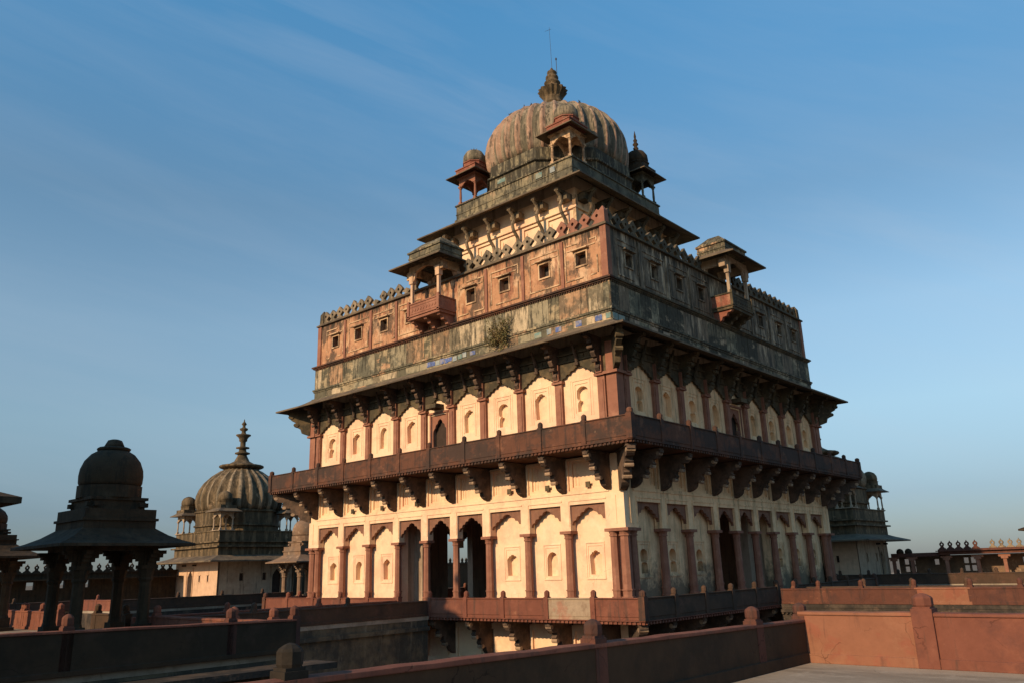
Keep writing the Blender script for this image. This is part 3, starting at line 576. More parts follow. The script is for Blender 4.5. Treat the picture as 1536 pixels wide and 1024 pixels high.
# ---- jharokha: projecting balcony on the middle of each visible face
for k in range(2):
    fr = FR(k); m1 = redstone if k == 0 else brick; b = MB(fr)
    b.mi = k; b.box(-1.0, 1.0, UB+.002, 9.85, 12.02, 12.14); b.box(-1.05, 1.05, UB+.002, 9.9, 12.14, 12.19)
    for (x0, x1, y0, y1) in ((-1.0, 1.0, 9.78, 9.85), (-1.0, -.93, UB+.002, 9.779), (.93, 1.0, UB+.002, 9.779)):
        b.mi = 0 if x1 < -.5 else k; b.box(x0, x1, y0, y1, 12.19, 12.70)  # east balcony: sunlit side in red, unlit front and far side painted dark
    b.mi = k; b.box(-1.04, 1.04, 9.76, 9.88, 12.70, 12.75); b.box(-1.04, -.9, UB+.002, 9.759, 12.70, 12.75); b.box(.9, 1.04, UB+.002, 9.759, 12.70, 12.75)
    for sg in (-1, 1): b.box(sg*.94-.07, sg*.94+.07, 9.80, 9.90, 12.10, 12.86)
    for x in [-.72+i*.18 for i in range(9)]: b.plate([[(x-.07,12.44),(x,12.34),(x+.07,12.44),(x,12.54)]], 9.85, 9.868)
    b.box(-.84, .84, 9.851, 9.866, 12.58, 12.62); b.box(-.84, .84, 9.851, 9.866, 12.26, 12.30)
    root = b.build('projecting_balcony', [m1, frieze], T)
    for sg in (-1, 0, 1):
        e = MB(fr); e.plate([[(UB+.001, 12.02), (9.78, 12.02), (9.72, 11.93), (9.55, 11.9), (9.5, 11.78), (9.3, 11.75), (9.26, 11.62), (9.08, 11.55), (UB+.001, 11.36)]], -.09, .09, lambda p, q, t, sg=sg: (sg*.82+t, p, q)); e.build('support_bracket', m1 if sg < 0 or k == 0 else frieze, root)  # east brackets likewise: red on the lit side, painted shade on the others
    for sg in (-1, 1):
        for oo, zb in ((9.72, 12.19), (8.62, 13.78)):
            c = MB(fr); c.box(sg*.84-.09, sg*.84+.09, oo-.09, oo+.09, zb, zb+.22); c.box(sg*.84-.065, sg*.84+.065, oo-.065, oo+.065, zb+.22, 14.0); c.box(sg*.84-.12, sg*.84+.12, oo-.11, oo+.11, 13.7 if oo > 9 else 13.99, 14.12)
            c.plate([[(sg*.84, 14.12), (sg*.84-sg*.34, 14.36), (sg*.84-sg*.14, 13.82), (sg*.84, 13.75)]], oo-.05, oo+.05)
            c.build('balcony_column', pav if k == 0 else pav_e, root)
    cn = MB(fr)
    cn.plate([[(-.98,14.1),(-.76,14.1)] + cusped(0, .76, 14.1, 14.33, 4, .02) + [(.76,14.1),(.98,14.1),(.98,14.48),(-.98,14.48)]], 9.66, 9.80)
    for sg in (-1, 1): cn.box(*sorted((sg*.80, sg*.92)), 8.55, 9.65, 14.12, 14.48)
    for sg in (-1, 1): cn.box(*sorted((sg*.93, sg*1.16)), 9.5, 9.78, 13.95, 14.3)
    v = [(-1.62, 7.95, 14.34), (1.62, 7.95, 14.34), (1.62, 10.45, 14.34), (-1.62, 10.45, 14.34), (-1.0, 8.45, 14.68), (1.0, 8.45, 14.68), (1.0, 9.80, 14.68), (-1.0, 9.80, 14.68)]
    v2 = [(x, y, z+.06) for x, y, z in v]
    cn.mi = 1; cn.add(v+v2, [(0,1,5,4),(1,2,6,5),(2,3,7,6),(3,0,4,7),(8,9,13,12),(9,10,14,13),(10,11,15,14),(11,8,12,15),(0,1,9,8),(1,2,10,9),(2,3,11,10),(3,0,8,11)])
    cn.mi = 2; cn.box(-1.0, 1.0, 8.45, 9.80, 14.66, 15.12); cn.box(-1.06, 1.06, 8.40, 9.86, 15.12, 15.20)
    cn.add([(-1.03,8.42,15.2),(1.03,8.42,15.2),(1.03,9.83,15.2),(-1.03,9.83,15.2),(-.62,8.85,15.62),(.62,8.85,15.62),(.62,9.38,15.62),(-.62,9.38,15.62)], [(0,1,5,4),(1,2,6,5),(2,3,7,6),(3,0,4,7),(4,5,6,7)])
    cn.box(-1.03, 1.03, 8.44, 9.82, 14.86, 14.93)
    cn.build('canopy', [palemould if k == 0 else pav_e, eave, grey if k == 0 else band], root)
# ---- top storey
TA = 4.2
b = MB(); b.box(-4.0, 4.0, -4.0, 4.0, 13.77, 19.4); b.build('core', inner, T)
SU = [-3.75, -2.33, -.8, .8, 2.33, 3.75]
SE = [-4.0, -2.33, -.8, .8, 2.33, 4.0]
for k in range(4):
    fr = FR(k); b = MB(fr); t_ = TA if k % 2 == 0 else TA-.012
    for i in range(5):
        u0_, u1_ = SE[i], SE[i+1]
        b.plate([[(u0_,13.77),(u1_,13.77),(u1_,18.6),(u0_,18.6)], [(u0_+.22,14.3),(u1_-.22,14.3),(u1_-.22,17.4),(u0_+.22,17.4)]], 4.1, t_, sides='hole', back=False)
        b.plate([[(u0_+.22,14.3),(u1_-.22,14.3),(u1_-.22,17.4),(u0_+.22,17.4)]], 4.02, 4.11, sides=False)
        b.box(u0_+.35, u0_+.39, 4.111, 4.15, 14.5, 17.2); b.box(u1_-.39, u1_-.35, 4.111, 4.15, 14.5, 17.2)
    for sg in (-1, 1): b.box(*sorted((sg*4.0, sg*(4.2 if k % 2 == 0 else 4.001))), 4.0, t_, 13.77, 18.6)
    X = 4.3 if k % 2 == 0 else 4.2; b.box(-X, X, t_+.001, t_+.10, 17.55, 17.66)
    b.build('top_wall', FM[k], T)
    if k < 2:
        for u in SU:
            s_ = MB(fr); m = redstone if k == 0 else frieze
            pts = [(4.24, 15.7), (4.46, 15.9), (4.56, 16.2), (4.44, 16.5), (4.33, 16.75), (4.44, 17.05), (4.70, 17.3), (4.80, 17.6), (4.66, 17.9), (4.80, 18.15), (5.05, 18.35)]
            for p, q in zip(pts, pts[1:]): s_.rod((u, p[0], p[1]-.01), (u, q[0], q[1]+.01), .085, 7)
            s_.box(u-.13, u+.13, t_+.001, t_+.2, 15.5, 15.68); s_.box(u-.1, u+.1, t_+.001, 5.05, 18.28, 18.42)
            s_.box(u-.28, u+.28, t_+.001, 4.62, 17.95, 18.27); s_.build('eave_bracket', domerib if k == 0 else frieze, T)
MB().box(4.08, 4.26, -4.26, -4.08, 13.77, 18.2).build('corner_pilaster', palemould, T)
ring_eave([(3.95, 19.55), (4.4, 19.15), (4.9, 18.8), (5.42, 18.58)], .07, jitter=.01).build('top_eave', eave, T)
for k in range(4):
    fr = FR(k); q = 3.92 if k % 2 == 0 else 3.905; b = MB(fr)
    ev = k % 2 == 0; q = 3.92 if ev else 3.499; b.box(-q, q, 3.5, 3.92, 19.45, 20.40); X = 3.99 if ev else 3.92; b.box(-X, X, 3.921, 3.99, 19.50, 19.62); X = 3.98 if ev else 3.449; b.box(-X, X, 3.45, 3.98, 20.401, 20.47); X = 3.945 if ev else 3.92; b.box(-X, X, 3.921, 3.945, 19.9, 19.95)
    for x in (-2.6, -1.3, 0, 1.3, 2.6): b.box(x-.03, x+.03, 3.921, 3.94, 19.62, 20.4)
    b.build('roof_parapet', grey if k in (0, 3) else grey_e, T)
for u, wd, m in ((1.9, .4, teal), (2.75, .3, pale_t)): MB(FR(0)).box(u-wd/2, u+wd/2, 3.946, 3.956, 20.0, 20.28).build('glazed_tile', m, T)
MB().box(-3.48, 3.48, -3.48, 3.48, 20.2, 20.35).build('upper_deck', grey, T)
R8 = 1/cos(pi/8)
b = MB(); b.lathe((0, 0), [(3.76*R8, 20.35), (3.76*R8, 21.12), (3.88*R8, 21.17), (3.88*R8, 21.26), (3.72*R8, 21.3), (3.70*R8, 21.95), (3.6*R8, 22.02)], 8, smooth=False, rot=pi/8)
b.m = [0]*len(b.m); b.build('octagonal_drum', grey, T)
for u, wd in ((-.75, .55),): MB(FR(0)).box(u-wd/2, u+wd/2, 3.761, 3.772, 20.78, 21.0).build('glazed_tile', teal, T)
nr = 34
def fl(i):
    p = (i % 8)/8; return 1+(.05 if p == .125 else (.035 if p in (0, .25) else 0)) - .01*sin(pi*max(0, (p-.25)/.75))
prof = [(3.62, 22.0), (3.74, 22.4)] + [(3.8*(1-(i/14)**2.4)**(1/2.4), 22.95+2.92*i/14) for i in range(14)] + [(.7, 25.86)]
b = MB(); b.lathe((0, 0), prof, nr*8, flute=fl, mats=lambda i: 1 if i % 8 in (0, 1, 2) else 0); b.build('dome', [gore, rib], T)
b = MB(); b.lathe((0, 0), [(.95, 25.8), (.85, 25.95), (.62, 26.1), (.58, 26.6), (.66, 26.68), (.55, 26.76), (.52, 27.0), (.56, 27.1)], 16)
b.lathe((0, 0), [(.50, 27.05), (.56, 27.2), (.74, 27.48), (.80, 27.58), (.70, 27.66), (.40, 27.72)], 32, flute=lambda i: 1+(.09 if i % 2 else -.04), smooth=False)
b.lathe((0, 0), [(.38, 27.70), (.36, 27.95), (.44, 28.02), (.47, 28.12), (.40, 28.2), (.33, 28.24), (.33, 28.36), (.37, 28.42), (.36, 28.52), (.25, 28.58), (.24, 28.72), (.28, 28.78), (.26, 28.86), (.13, 28.93), (.10, 29.02), (.05, 29.12)], 20)
fin = b.build('finial', domest, T)
b = MB(); b.rod((.02, .02, 29.0), (-.02, 0, 31.9), .012, 5, .008); b.rod((-.22, -.17, 31.62), (.06, .05, 31.75), .008, 4); b.build('aerial', iron, fin)
b = MB(); b.rod((.24, .18, 28.3), (.23, .17, 29.72), .018, 5); b.lathe((.23, .17), [(.02, 29.62), (.05, 29.68), (.05, 29.74), (.015, 29.8)], 8); b.build('lightning_rod', iron, fin)

# ---- kiosks on the roof corners
def kiosk(c, zb, m_dome, m_col, m_eave, style, parent, s=1.0, name='rooftop_kiosk'):
    """four slim columns, cusped lintels, sloping eave, stepped neck and a small dome"""
    cx, cy = c; root = MB()
    for k in range(4):
        root.xf = FR(k, cx, cy); h = .55*s
        root.plate([[(-h-.06*s, zb+1.05*s), (-h+.1*s, zb+1.05*s)] + cusped(0, h-.1*s, zb+1.05*s, zb+1.36*s, 3, .02) + [(h-.1*s, zb+1.05*s), (h+.06*s, zb+1.05*s), (h+.06*s, zb+1.55*s), (-h-.06*s, zb+1.55*s)]], h-.03*s, h+.05*s - (.004 if k % 2 else 0))
    root.xf = ID; root.box(cx-.7*s, cx+.7*s, cy-.7*s, cy+.7*s, zb+1.551*s, zb+1.62*s)
    r_ = MB().box(cx-.72*s, cx+.72*s, cy-.72*s, cy+.72*s, zb, zb+.06*s).build(name, m_col, parent); root.build('kiosk_lintel', m_col, r_)
    for sx in (-1, 1):
        for sy in (-1, 1):
            x, y = cx+sx*.55*s, cy+sy*.55*s; b = MB()
            b.box(x-.09*s, x+.09*s, y-.09*s, y+.09*s, zb+.06*s, zb+.22*s); b.lathe((x, y), [(.075*s, zb+.22*s), (.06*s, zb+.3*s), (.07*s, zb+.5*s), (.055*s, zb+.95*s), (.085*s, zb+1.0*s), (.085*s, zb+1.06*s)], 8, smooth=False)
            b.box(x-.1*s, x+.1*s, y-.1*s, y+.1*s, zb+1.06*s, zb+1.14*s); b.build('kiosk_column', m_col, r_)
    ring_eave([(.60*s, zb+1.98*s), (.80*s, zb+1.80*s), (1.12*s, zb+1.60*s)], .05*s, seg=4, c=c).build('kiosk_eave', m_eave, r_)
    b = MB()
    b.box(cx-.72*s, cx+.72*s, cy-.72*s, cy+.72*s, zb+1.84*s, zb+2.14*s); b.box(cx-.76*s, cx+.76*s, cy-.76*s, cy+.76*s, zb+2.06*s, zb+2.12*s) if style == 0 else None
    b.lathe(c, [(.64*s, zb+2.14*s), (.63*s, zb+2.4*s), (.68*s, zb+2.42*s), (.68*s, zb+2.48*s)], 8, smooth=False, rot=pi/8)
    b.mi = 1
    b.lathe(c, [(.60*s, zb+2.48*s), (.63*s, zb+2.7*s), (.60*s, zb+2.95*s), (.46*s, zb+3.18*s), (.25*s, zb+3.30*s), (.1*s, zb+3.35*s)], 20)
    if style == 0:
        for i in range(7):
            a = i*2*pi/7; b.rod((cx+.17*s*cos(a), cy+.17*s*sin(a), zb+3.28*s), (cx+.20*s*cos(a), cy+.20*s*sin(a), zb+3.42*s), .03*s, 5, .008)
    if style == 1:
        b.lathe(c, [(.22*s, zb+3.28*s), (.12*s, zb+3.4*s), (.16*s, zb+3.5*s), (.08*s, zb+3.62*s), (.17*s, zb+3.75*s), (.08*s, zb+3.88*s), (.12*s, zb+4.0*s), (.05*s, zb+4.12*s), (.07*s, zb+4.25*s), (.01, zb+4.6*s)], 10)
    b.build('kiosk_dome', m_dome, r_)
    return r_
kiosk((3.2, -3.2), 20.47, [brick, gore], palemould, eave, 0, T)
kiosk((-3.2, -3.2), 20.47, [brick, gore], redstone, eave, 0, T)
kiosk((3.2, 3.2), 20.47, [darkst, darkst], grey_e, eave, 1, T)
kiosk((-3.2, 3.2), 20.47, [brick, rib], grey_e, eave, 0, T)

# ================================================================== terraces round the court
def slab(name, poly, z0, z1, m, top=None):
    b = MB(); b.plate([poly], z0, z1, lambda p, q, t: (p, q, t)); o = b.build(name, m); o['kind'] = 'structure'; return o
def block(name, poly, m=None):
    slab(name, poly, -9.0, -.14, m or (lowwall if 'south' in name else lowdark)); return slab(name.replace('terrace', 'terrace_floor'), poly, -.136, 0, floorm)
block('camera_terrace', [(18.2,-60),(60,-60),(60,-18.25),(18.42,-18.25)])
block('south_terrace', [(7.55,-60),(8.15,-21.2),(.9,-20.75),(-.9,-20.6),(-18,-20.3),(-40,-20.3),(-40,-60)])
block('west_terrace', [(-60,-20.29),(-28,-20.29),(-28,60),(-60,60)])
block('north_terrace', [(-27.99,21),(60,21),(60,60),(-27.99,60)])
block('east_terrace', [(20.6,-12),(60,-12),(60,20.99),(20.6,20.99)])
# bridges
for nm, lab, P in (('south_bridge', 'stone bridge from the tower front to the dark pavilion', (-.95,.95,-20.7,-10.43)), ('west_bridge', 'stone bridge behind the tower towards the ribbed left dome', (-27.98,-10.43,-.95,.95)), ('east_bridge', 'stone bridge from the shaded tower side to the right terrace', (10.43,20.58,-.95,.95)), ('north_bridge', 'stone bridge hidden behind the tower', (-.95,.95,10.43,20.98))):
    t = thing('bridge', lab, 'bridge', ((P[0]+P[1])/2, (P[2]+P[3])/2, -9))
    b = MB(); b.box(*P, -.14, -.004); b.build('deck', floorm if 'south' in nm else lowdark, t)
    b = MB(); x0, x1, y0, y1 = P; e = .02
    b.box(x0+e, x1-e, y0+e, y1-e, -9, -.144)
    if 'south' in nm or 'north' in nm: b.box(x0-.1, x1+.1, y0+e, y1-e, -.5, -.36)
    else:
        b.box(x0+e, x1-e, y0-.1, y1+.1, -.30, -.20)
        for q in range(int((x1-x0)/.16)): b.box(x0+.05+q*.16, x0+.13+q*.16, y0-.07, y1+.07, -.36, -.301)
    b.build('pier_wall', lowwall if 'south' in nm else lowdark, t)

def parapet(name, label, p0, p1, zt, mats, posts, th=.2, z0=0.0, cop=None, group='painted parapets round the terraces', post_m=None, pw=.13, knob=.17, base=.1, z_end=None):
    """straight parapet from p0 to p1; posts given as fractions; mats = one material or a list per gap between posts"""
    p0, p1 = Vector((*p0, 0)), Vector((*p1, 0)); d = (p1-p0); L = d.length; d.normalize(); n = Vector((d.y, -d.x, 0))
    ang = math.atan2(d.y, d.x)
    z_a, z_b = zt if isinstance(zt, tuple) else (zt, zt); zt = z_a
    def xf(a, bb, z): q = p0+d*a+n*bb; return (q.x, q.y, z + (z_b-z_a)*a/L*min(1, (z-z0)/(zt-z0)))
    t = thing(name, label, 'parapet', ((p0.x+p1.x)/2, (p0.y+p1.y)/2, z0), group)
    ps = sorted(set([0.0, 1.0] + list(posts)))
    for i in range(len(ps)-1):
        a, c = ps[i]*L, ps[i+1]*L; m = mats[i % len(mats)] if isinstance(mats, list) else mats
        b = MB(xf); b.box(a+.001, c-.001, -th/2, th/2, z0, zt-.06)
        b.box(a+.001, c-.001, -th/2-.03, th/2+.03, z0-.001, z0+base)
        # coping, slightly uneven
        seg = max(2, int((c-a)/.35)); pts = [(a+.001+(c-a-.002)*q/seg, random.uniform(-.008, .008) if 0 < q < seg else 0) for q in range(seg+1)]
        vs = []; 
        for x, dz in pts: vs += [(x, -th/2-.02, zt-.06), (x, th/2+.02, zt-.06), (x, th/2+.015, zt-.012+dz), (x, th*.2, zt+dz), (x, -th*.2, zt+dz), (x, -th/2-.015, zt-.012+dz)]
        fs = [tuple(range(6)), tuple(range(6*seg, 6*seg+6))]
        for q in range(seg):
            for w_ in range(6): fs.append((6*q+w_, 6*q+(w_+1) % 6, 6*(q+1)+(w_+1) % 6, 6*(q+1)+w_))
        b.mi = 1 if cop else 0; b.add(vs, fs)
        b.build('wall_panel', [m, cop] if cop else m, t)
    for pi_, f in enumerate(posts):
        b = MB(xf); post_mesh(b, f*L, 0, z0, zt, pw, knob); b.build('post', post_m[min(pi_, len(post_m)-1)] if isinstance(post_m, list) else post_m or (mats[0] if isinstance(mats, list) else mats), t)
    return t
# foreground parapet A (faces +X, in shade) and B (faces the sun)
La = (18.2-.0, -30.2); Lb = (18.42, -18.12)
fA = lambda y: (y-La[1])/(Lb[1]-La[1])
parapet('parapet', 'dark shaded parapet crossing the foreground with capped posts', La, Lb, (.86, .66), parap_bk, [fA(-27.75), fA(-23.75), fA(-19.8), 1.0], th=.2, pw=.108, knob=.15, base=.2, post_m=[shade_post, parap_dr], cop=parap)  # first post carries its shade in the material colour
fB = lambda x: (x-18.42)/(30-18.42)
parapet('parapet', 'sunlit orange parapet in the right foreground, worn paint beside the pale floor', (18.42,-18.12), (30,-18.12), .79, [parap_or, parap, parap_dr], [fB(20.34), fB(22.5), fB(25)], th=.2, pw=.15, knob=.16, base=.14, post_m=parap)
# parapets of the south terrace
C0, C1 = (7.95, -31.0), (8.2, -21.05)
fC = lambda y: (y-C0[1])/(C1[1]-C0[1])
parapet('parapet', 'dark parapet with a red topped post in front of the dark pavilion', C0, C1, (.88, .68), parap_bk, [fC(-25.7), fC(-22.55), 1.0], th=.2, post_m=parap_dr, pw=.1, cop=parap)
parapet('parapet', 'low parapet lit pink along its top, running right from the dark pavilion', (1.1,-20.85), (8.2,-21.15), .64, parap, [.02, .64, .9], th=.18, pw=.1)
parapet('parapet', 'short sunlit orange parapet left of the dark pavilion', (-18,-20.4), (-6.7,-20.5), .64, parap, [.35, .5, .68, .7, .85, 1.0], th=.18, pw=.1)
parapet('parapet', 'dark low parapet behind the pillars of the dark pavilion', (-3.6,-20.6), (-1.1,-20.6), .64, parap_bk, [.1, .9], th=.18, pw=.1)
# bridge parapets
parapet('parapet', 'dark bridge parapet leading away from the tower front', (.86,-20.7), (.86,-10.5), .55, parap_dk, [.3, .65], th=.16, pw=.085)
parapet('parapet', 'far side bridge parapet left of the tower front', (-.86,-20.6), (-.86,-10.5), .55, parap, [.3, .65], th=.16, pw=.085)
fE = lambda x: (x-10.5)/(20.6-10.5)
parapet('parapet', 'red brown bridge parapet with an orange worn patch right of the tower', (10.5,-.86), (20.6,-.86), .56, [parap_dr, parap_dr, parap_dr, parap_dr, parap_or, parap_dr, parap_dr], [fE(11.0), fE(11.95), fE(13.5), fE(15.3), fE(17.05), fE(18.5)], th=.16, pw=.085, post_m=parap_dr)
parapet('parapet', 'far side bridge parapet right of the tower seen behind the near one', (10.5,.86), (20.6,.86), .56, parap_dk, [.25, .42, .6, .78], th=.16, pw=.085)
parapet('parapet', 'sunlit parapet below the small pavilion left of the tower', (-20.5,-.86), (-10.5,-.86), .58, parap, [.05, .3, .55, .8], th=.16, pw=.085)
# west side parapets between the court and the far terrace
parapet('parapet', 'sunlit orange parapet below the ribbed left dome wall', (-27.9,-12.0), (-22,-12.0), .6, parap, [.1, .5, .95], th=.16, pw=.09)
parapet('parapet', 'dark shaded parapet in front of the pink domed building', (-22,-12.0), (-22,-1.2), .6, parap_dk, [.1, .3, .55, .8], th=.16, pw=.09)
parapet('parapet', 'long dark parapet at the edge of the north terrace', (3,21.1), (20.4,21.1), .6, parap_dk, [.1, .2, .3, .4, .5, .6, .7, .8, .9], th=.16, pw=.09)
parapet('parapet', 'dark parapet along the court edge of the far left terrace', (-27.9,-20.2), (-27.9,-12.1), .55, parap_dk, [.3, .6], th=.16, pw=.085)
block('west_lower_terrace', [(-27.99,-12.1),(-21.9,-12.1),(-21.9,-.97),(-27.99,-.97)])
# outer ledge below the south terrace parapet
slab('ledge', [(7.8,-31),(8.6,-31),(9.2,-20.6),(8.3,-20.6)], -.32, -.2, lowdark)

# ================================================================== pavilions on slender pillars
def chhatri(name, label, loc, darkst, group='open domed pavilions'):
    t = thing(name, label, 'pavilion', loc, group, origin=False)
    h = .88
    b = MB(); b.box(-1.2, 1.2, -1.2, 1.2, -.0, .12); b.build('plinth', darkst, t)
    for sx in (-1, 1):
        for sy in (-1, 1):
            x, y = sx*h, sy*h; b = MB(); b.box(x-.2, x+.2, y-.2, y+.2, .12, .45); b.lathe((x, y), [(.19, .45), (.16, .55), (.155, 1.55), (.2, 1.62), (.17, 1.68), (.2, 1.8), (.22, 1.9)], 8, smooth=False, rot=pi/8); b.box(x-.22, x+.22, y-.22, y+.22, 1.9, 2.0)
            # carved cap brackets stepping outwards in four directions
            for dx, dy in ((1,0),(-1,0),(0,1),(0,-1)):
                for q in range(4):
                    e = .22+.09*q; wd = .09
                    b.box(*(sorted((x+dx*.1, x+dx*e)) if dx else (x-wd, x+wd)), *(sorted((y+dy*.1, y+dy*e)) if dy else (y-wd, y+wd)), 2.0+.1*q, 2.1+.1*q-.002)
            b.box(x-.15, x+.15, y-.15, y+.15, 2.0, 2.4)
            b.build('pillar', darkst, t)
    b = MB()
    for k in range(4):
        b.xf = FR(k); q = h+.2 if k % 2 == 0 else h-.16
        b.box(-q, q, h-.15, h+.19, 2.4, 2.62)
    b.xf = ID; b.box(-1.0, 1.0, -1.0, 1.0, 2.621, 2.74); b.build('lintel', darkst, t)
    ring_eave([(.95, 3.02), (1.25, 2.80), (1.55, 2.65), (1.80, 2.56)], .07, seg=8, jitter=.008).build('eave', darkst, t)
    b = MB(); b.box(-.98, .98, -.98, .98, 2.98, 3.2); b.box(-1.03, 1.03, -1.03, 1.03, 3.2, 3.27); b.box(-.97, .97, -.97, .97, 3.27, 3.52)
    b.box(-.73, .73, -.73, .73, 3.52, 3.78); b.box(-.79, .79, -.79, .79, 3.78, 3.86); b.lathe((0, 0), [(.86, 3.861), (.86, 4.2)], 16, smooth=False, rot=pi/16)
    for k in range(4):
        b.xf = FR(k)
        for sg in (-1, 1): b.box(sg*.62-.08, sg*.62+.08, .731, .84, 3.6, 3.72)
    b.xf = ID; b.build('roof_tier', darkst, t)
    b = MB(); b.lathe((0, 0), [(.80, 4.2), (.84, 4.3), (.85, 4.5), (.83, 4.68), (.74, 4.92), (.58, 5.12), (.42, 5.22)], 28); b.lathe((0, 0), [(.34, 5.2), (.44, 5.24), (.46, 5.29), (.40, 5.33)], 12, smooth=False); b.lathe((0, 0), [(.29, 5.33), (.25, 5.42), (.19, 5.54), (.1, 5.57)], 12)
    b.build('dome', darkst, t)
    return t
S0 = chhatri('pavilion', 'dark silhouetted domed pavilion on four pillars at the left', (.1, -22.02, 0), darkst)
def chh(loc, label):
    o = copy_tree(S0); o.location = loc; o['label'] = label; return o
lowp = chh((-10.35, -22.3, 0), 'domed pavilion cut off by the left edge of the photo')
for c in lowp.children:                                  # a lower roof than its neighbours
    if c.name.startswith(('roof_tier', 'dome')): c.scale.z = .62; c.location.z = 2.55*.38+.18
chh((11.95, -30.25, 0), 'nearest pavilion showing only an eave tip at the far left edge')
chhatri('pavilion', 'small pavilion beside the tower with sunlit columns, below the ribbed left dome', (-22.6, 0, -.1), pinkst)
chh((19.0, 9.7, 0), 'pavilion at the right edge showing only an eave tip above the red arcade')

# ================================================================== domed corner buildings
def domed(loc, label, mirror=False):
    t = thing('domed_building', label, 'domed building', loc, 'domed buildings round the courtyard', origin=False)
    h = 3.0
    b = MB()
    b.box(-h+.15, h-.15, -h+.15, h-.15, 0, 2.8)
    b.build('room', inner, t)
    for k in range(4):
        fr = FR(k); b = MB(fr); q = h if k % 2 == 0 else h-.148
        wins = {0: [(-1.9, 1.35, .10, .42), (.55, 1.35, .10, .42), (1.7, 1.35, .10, .42)], 1: [(-1.2, 1.35, .16, .5), (.6, 1.35, .16, .5)], 2: [], 3: []}[k]
        dc = -.8 if k == 0 else (1.6 if k == 1 else 0)
        xs = [-q]; 
        items = sorted([(c, z, w_, hh, 0) for c, z, w_, hh in wins if abs(c-dc) > .6] + ([(dc, 0, .36, 2.1, 1)] if k < 2 else []))
        cuts = [-q] + [(items[i][0]+items[i+1][0])/2 for i in range(len(items)-1)] + [q] if items else [-q, q]
        if not items: b.plate([[(-q,0),(q,0),(q,2.8),(-q,2.8)]], h-.15, h, sides=False, back=False)
        for i, (c, z, w_, hh, door) in enumerate(items):
            a0, a1 = cuts[i], cuts[i+1]
            if door:
                b.plate([[(a0,0),(c-w_,0)] + cusped(c, w_, 1.6, hh, 3, .03) + [(c+w_,0),(a1,0),(a1,2.8),(a0,2.8)]], h-.14, h, back=False)
                d = MB(fr); d.box(c-w_-.12, c-w_-.05, h+.001, h+.05, 0, 2.2); d.box(c+w_+.05, c+w_+.12, h+.001, h+.05, 0, 2.2); d.box(c-w_-.16, c+w_+.16, h+.001, h+.07, 2.2, 2.28)
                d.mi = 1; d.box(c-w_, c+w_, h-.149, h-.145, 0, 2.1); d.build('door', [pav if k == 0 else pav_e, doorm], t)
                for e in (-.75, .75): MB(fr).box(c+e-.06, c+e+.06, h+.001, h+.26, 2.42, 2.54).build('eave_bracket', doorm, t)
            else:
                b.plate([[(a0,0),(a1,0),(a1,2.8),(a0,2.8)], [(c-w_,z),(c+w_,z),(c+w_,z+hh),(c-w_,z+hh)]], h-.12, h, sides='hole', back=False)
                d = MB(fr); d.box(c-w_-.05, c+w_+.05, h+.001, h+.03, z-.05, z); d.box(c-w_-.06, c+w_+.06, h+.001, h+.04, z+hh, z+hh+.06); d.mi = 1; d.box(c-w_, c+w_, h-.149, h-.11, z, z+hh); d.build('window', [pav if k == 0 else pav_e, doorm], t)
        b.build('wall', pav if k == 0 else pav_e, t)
    ring_eave([(3.0, 3.15), (3.5, 2.95), (4.25, 2.72)], .09, seg=10, jitter=.015).build('eave', eave, t)
    b = MB(); b.box(-3.15, 3.15, -3.15, 3.15, 3.0, 3.62); b.box(-3.35, 3.35, -3.35, 3.35, 3.62, 3.72); b.box(-3.1, 3.1, -3.1, 3.1, 3.72, 3.95); b.box(-3.25, 3.25, -3.25, 3.25, 3.95, 4.05)
    for k in range(4):
        b.xf = FR(k); qq = 3.12 if k % 2 == 0 else 2.949
        b.box(-qq, qq, 2.95, 3.12, 4.05, 4.68); qq = 3.17 if k % 2 == 0 else 2.899; b.box(-qq, qq, 2.9, 3.17, 4.681, 4.75)
    b.xf = ID; b.build('parapet_tier', domest, t)
    b = MB(); b.lathe((0, 0), [(2.72*R8, 4.06), (2.72*R8, 5.1), (2.85*R8, 5.14), (2.85*R8, 5.24), (2.75*R8, 5.28), (2.75*R8, 6.1), (2.85*R8, 6.15), (2.85*R8, 6.25), (2.7*R8, 6.3)], 8, smooth=False, rot=pi/8); b.build('drum', domest, t)
    pf = [(2.78, 6.25), (2.92, 6.6), (2.98, 7.0), (2.94, 7.4), (2.78, 7.85), (2.48, 8.35), (2.05, 8.8), (1.5, 9.2), (1.15, 9.38)]
    b = MB(); b.lathe((0, 0), pf, 24*6, flute=lambda i: 1+(.045 if i % 6 in (0, 1) else (-.012 if i % 6 in (3, 4) else .0)), mats=lambda i: 1 if i % 6 in (0, 5, 1) and i % 6 != 1 else 0); b.build('dome', [domest, domerib], t)
    b = MB(); b.lathe((0, 0), [(1.15, 9.36), (1.5, 9.5), (1.6, 9.58), (1.52, 9.68), (1.0, 9.75), (.55, 10.0), (.35, 10.4), (.3, 10.55)], 36, flute=lambda i: 1+(.03 if i % 2 else 0))
    b.lathe((0, 0), [(.3, 10.5), (.55, 10.58), (.55, 10.66), (.3, 10.74), (.25, 10.95), (.5, 11.0), (.48, 11.08), (.2, 11.14), (.2, 11.5), (.3, 11.56), (.3, 11.7), (.38, 11.85), (.55, 11.98), (.55, 12.04), (.2, 12.1), (.14, 12.3), (.3, 12.42), (.3, 12.52), (.12, 12.6), (.1, 12.75), (.2, 12.85), (.14, 12.95), (.06, 13.05), (.02, 13.25)], 16)
    b.build('spire', domest, t)
    for sx, sy in ((1, -1), (-1, -1), (1, 1), (-1, 1)):
        kiosk((sx*2.62, sy*2.62), 4.72, [domest, domest], pav_e, eave, 2, t, .82, 'corner_kiosk')
    return t
